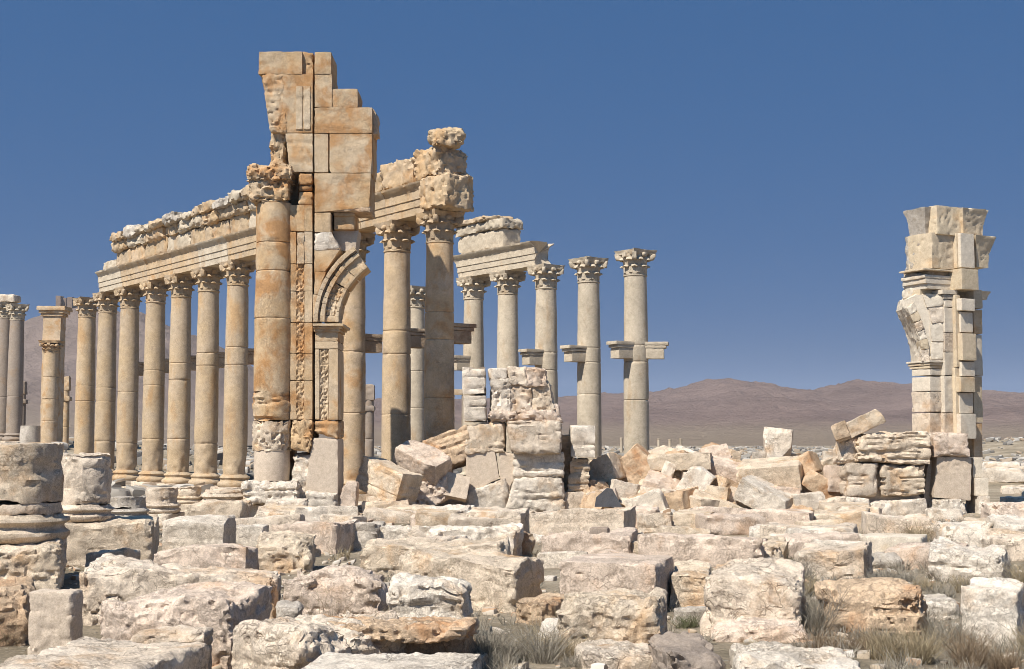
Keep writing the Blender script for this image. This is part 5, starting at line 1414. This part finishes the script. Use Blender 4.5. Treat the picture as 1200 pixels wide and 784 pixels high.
pts = np.stack([Xv, Yv, terrain(Xv, Yv)], -1)
scatter('distant_rubble', pts, (0.13 + 0.55 * rs.rand(n) ** 3) * (1 + Yv / 220), 17, M['farchips'])

# ------------------------------------------------------------------ dry scrub
def blades(n, rad, h, seed, spread=0.55, wd=0.006, twig=0.3, segs=4):
    rs = np.random.RandomState(seed)
    a = rs.uniform(0, 2 * pi, n); r0 = rad * np.sqrt(rs.rand(n)) * 0.6
    bx, by = r0 * np.cos(a), r0 * np.sin(a) * 0.8
    lean = rs.uniform(0.05, spread, n); la = a + rs.normal(0, 0.7, n)
    L = h * rs.uniform(0.45, 1.05, n) * (1 - 0.35 * r0 / max(rad, 0.01)); curve = rs.uniform(-0.5, 1.0, n)
    V = []; Fs = []
    t = np.linspace(0, 1, segs + 1)
    px = np.sin(rs.uniform(0, pi, n)); py = np.cos(rs.uniform(0, pi, n))
    P_ = np.zeros((n, segs + 1, 2, 3))
    for i, tt in enumerate(t):
        off = (lean * tt + curve * tt * tt * 0.5) * L
        jx = rs.normal(0, 0.05, n) * tt * L; jy = rs.normal(0, 0.05, n) * tt * L
        cx_ = bx + np.cos(la) * off + jx; cy_ = by + np.sin(la) * off + jy; cz = L * tt * (1 - 0.15 * lean * tt)
        w_ = wd * (1 - 0.75 * tt)
        P_[:, i, 0] = np.stack([cx_ - px * w_, cy_ - py * w_, cz], -1); P_[:, i, 1] = np.stack([cx_ + px * w_, cy_ + py * w_, cz], -1)
    base = (np.arange(n) * (segs + 1) * 2)[:, None]
    q = np.array([[2 * i, 2 * i + 1, 2 * i + 3, 2 * i + 2] for i in range(segs)])
    Fq = (base[:, :, None] + q[None]).reshape(-1, 4)
    V = P_.reshape(-1, 3)
    parts = [(V, Fq)]
    m = int(n * twig)
    if m:   # side twigs
        k = rs.randint(0, n, m); i = rs.randint(1, segs, m)
        o_ = P_[k, i, 0]
        d = np.stack([rs.normal(0, 1, m), rs.normal(0, 1, m), rs.uniform(0.3, 1.4, m)], -1); d /= np.linalg.norm(d, axis=1)[:, None]
        ll = h * rs.uniform(0.12, 0.34, m)[:, None]
        e_ = o_ + d * ll; s_ = np.cross(d, np.array([0.3, 1, 0.2])); s_ /= np.linalg.norm(s_, axis=1)[:, None]
        W = np.stack([o_ - s_ * wd * 0.5, o_ + s_ * wd * 0.5, e_ + s_ * wd * 0.25, e_ - s_ * wd * 0.25], 1).reshape(-1, 3)
        parts.append((W, np.arange(m * 4).reshape(m, 4)))
    return merge(parts)
def shrub(px, py, wpx, hpx, mat, label, n=500, spread=0.55, twig=0.5, seed=None, name='dry_shrub', cat='dry shrub', z=None, wdf=1.0):
    """px, py: where the plant meets the ground"""
    Y = EYE * F / (py - HZ) if z is None else (EYE - z) * F / (py - HZ)
    s = Y / F
    x = (px - 600) * s
    sd_ = int(px * 3 + py) if seed is None else seed
    rr_ = random.Random(sd_); parts = []
    kt = max(1, min(9, int(wpx / 11))) if n > 150 else 1
    for i in range(kt):
        ox = rr_.uniform(-0.5, 0.5) * wpx * s * 0.75 if kt > 1 else 0; oy = rr_.uniform(-0.3, 0.4) * wpx * s * 0.5 if kt > 1 else 0
        hh = hpx * s * (rr_.uniform(0.35, 0.85) if i else 0.95)
        v_, f_ = blades(max(6, int(n * 0.5 / kt * rr_.uniform(0.5, 1.3))), wpx * s / 2 / (kt ** 0.5), hh, sd_ + i, spread * rr_.uniform(0.7, 1.2), 0.0022 * wdf * Y / 13 + 0.0009, twig * 1.6, 5)
        v_[:, 0] += ox; v_[:, 1] += oy
        parts.append((v_, f_))
    V, Fq = merge(parts)
    o = mesh_obj(name, V, Fq, M[mat], loc=(x, Y, (gz(x, Y) if z is None else z) - 0.02), smooth=False)
    return tag(o, label, cat)
shrub(596, 776, 120, 66, 'greybush', 'big grey spiky bush in the bottom centre in front of the eroded block end', 2600, 0.9, 0.8)
shrub(640, 772, 110, 54, 'straw', 'straw coloured bush merging with the big grey one, on its right', 1800, 0.9, 0.8)
shrub(560, 770, 40, 50, 'greybush', 'narrow dark grey tuft at the right end of the cornice fragment', 600, 0.5, 0.6)
shrub(385, 728, 90, 62, 'straw', 'sparse twiggy weed in front of the rounded pinkish boulder', 130, 0.9, 2.2, wdf=0.9)
shrub(440, 730, 60, 34, 'straw', 'small tangled weed between the rounded boulder and the whitish block', 220, 0.8, 1.5)
shrub(68, 752, 60, 58, 'brownbush', 'brown leafless weed in front of the smooth upright slab', 120, 0.5, 2.5, wdf=1.0)
shrub(12, 748, 46, 46, 'straw', 'tawny weed at the left edge before the brown stained block', 240, 0.5, 1.5)
shrub(405, 775, 90, 44, 'straw', 'thin dry stalks growing out of the hollow cornice fragment', 140, 0.6, 1.0, z=0.12)
shrub(215, 775, 50, 44, 'greybush', 'dry stalks against the shaded end of the big pinkish block', 90, 0.5, 1.0)
shrub(950, 742, 54, 80, 'greybush', 'tall grey scrub left of the rounded cracked brown block', 1100, 0.7, 0.8)
shrub(945, 700, 40, 50, 'straw', 'straw tuft rising behind the tall grey scrub', 600, 0.6, 0.8)
shrub(985, 764, 90, 46, 'brownbush', 'low brown scrub in front of the left part of the cracked brown block', 1300, 0.9, 1.0)
shrub(1050, 770, 100, 58, 'straw', 'wide tawny bush in front of the right part of the cracked brown block', 1700, 0.9, 1.0)
shrub(1100, 752, 60, 60, 'greybush', 'grey scrub growing in the gap left of the clean whitish block', 1000, 0.8, 1.0)
shrub(1150, 776, 90, 66, 'brownbush', 'brown stalky bush right in front of the clean whitish block', 1300, 0.7, 1.2)
shrub(1196, 762, 40, 60, 'straw', 'straw scrub at the right edge beside the clean whitish block', 700, 0.7, 1.0)
shrub(1082, 641, 46, 44, 'straw', 'tall tawny tuft below the two pedestals of the right pier', 800, 0.6, 0.6)
shrub(1058, 634, 30, 30, 'brownbush', 'small brown tuft left of the tall tawny tuft', 400, 0.6, 0.6)
shrub(1172, 624, 20, 28, 'straw', 'small tuft at the right edge beside the pinkish block', 300, 0.5, 0.6)
shrub(1046, 684, 60, 34, 'greybush', 'low grey scrub between the squared cream block and the wedge block', 900, 0.9, 0.8)
shrub(1096, 694, 70, 30, 'straw', 'low straw scrub under the cracked wedge block', 900, 0.9, 0.8)
shrub(1150, 694, 60, 26, 'greybush', 'low scrub strip right of the straw patch by the wedge block', 700, 0.9, 0.8)
shrub(1190, 690, 40, 50, 'straw', 'scrub clump at the right edge above the clean whitish block', 600, 0.7, 0.8)
shrub(1066, 728, 40, 30, 'greybush', 'small scrub behind the right end of the cracked brown block', 500, 0.8, 0.8)
shrub(806, 726, 46, 24, 'green', 'dull green scrub on the dark ground in the gap between near blocks', 700, 1.0, 0.8)
shrub(810, 758, 44, 22, 'greybush', 'grey low scrub just behind the rounded brown boulder', 600, 1.0, 0.8)
shrub(912, 662, 26, 18, 'green', 'greenish scrub beside the fan shaped eroded stone', 400, 0.9, 0.6)
shrub(935, 680, 30, 40, 'greybush', 'grey twigs at the left side of the squared cream block', 500, 0.7, 0.8)
shrub(372, 608, 44, 22, 'straw', 'fringe of dry grass at the foot of the restored arch block', 700, 0.4, 0.2)
shrub(404, 655, 24, 26, 'straw', 'dry tuft against the dark grooved end of the pink tinged block', 200, 0.5, 0.6)
shrub(106, 640, 26, 24, 'straw', 'thin dry stalks beside the small squared block with a dark notch', 60, 0.5, 1.0)
shrub(228, 690, 26, 46, 'greybush', 'single thin branching stalk in front of the long cracked block', 8, 0.3, 1.5, wdf=0.8)
shrub(638, 740, 40, 40, 'straw', 'dry stalks where the dark eroded end meets the small orange stone', 300, 0.7, 0.8)
shrub(680, 784, 60, 30, 'greybush', 'grey scrub at the bottom edge below the rough knobbly near block', 700, 0.9, 0.8)
shrub(895, 764, 60, 22, 'straw', 'low straw grass at the foot of the massive rough block', 500, 0.9, 0.6)
# ground cover between the blocks on the right
n = 800
V_all = []
rs = np.random.RandomState(9)
for i in range(n):
    Y = 12.5 + 26 * rs.rand(); px = rs.choice([rs.uniform(930, 1230), rs.uniform(540, 1230), rs.uniform(-20, 540)], p=[0.68, 0.24, 0.08]); x = (px - 600) / F * Y
    V, Fq = blades(36, 0.16, rs.uniform(0.07, 0.30), 100 + i, 0.9, 0.0016 + 0.0002 * Y, 0.5, 3)
    V_all.append((V + np.array([x, Y, gz(x, Y) - 0.01]), Fq))
V, Fq = merge(V_all)
tag(mesh_obj('dry_grass', V, Fq, M['greybush'], smooth=False), None, None, kind='stuff')

# ------------------------------------------------------------------ air
hb_ = mesh_obj('haze', *(lambda a: ((a[0] - np.array([0.5, 0.5, 0])) * np.array([9600, 9600, 330]) + np.array([0, 2400, -25]), a[1]))(lattice(1, 1, 1)), bpy.data.materials.new('desert haze'), smooth=False)
hm = hb_.data.materials[0]; hm.use_nodes = True
for n_ in list(hm.node_tree.nodes):
    if n_.type == 'BSDF_PRINCIPLED': hm.node_tree.nodes.remove(n_)
vv = hm.node_tree.nodes.new('ShaderNodeVolumePrincipled')
vv.inputs['Color'].default_value = (0.84, 0.85, 0.88, 1)
vv.inputs['Density'].default_value = 0.0001
vv.inputs['Anisotropy'].default_value = 0.0
hm.node_tree.links.new(vv.outputs[0], [n_ for n_ in hm.node_tree.nodes if n_.type == 'OUTPUT_MATERIAL'][0].inputs['Volume'])
tag(hb_, None, None, kind='stuff')
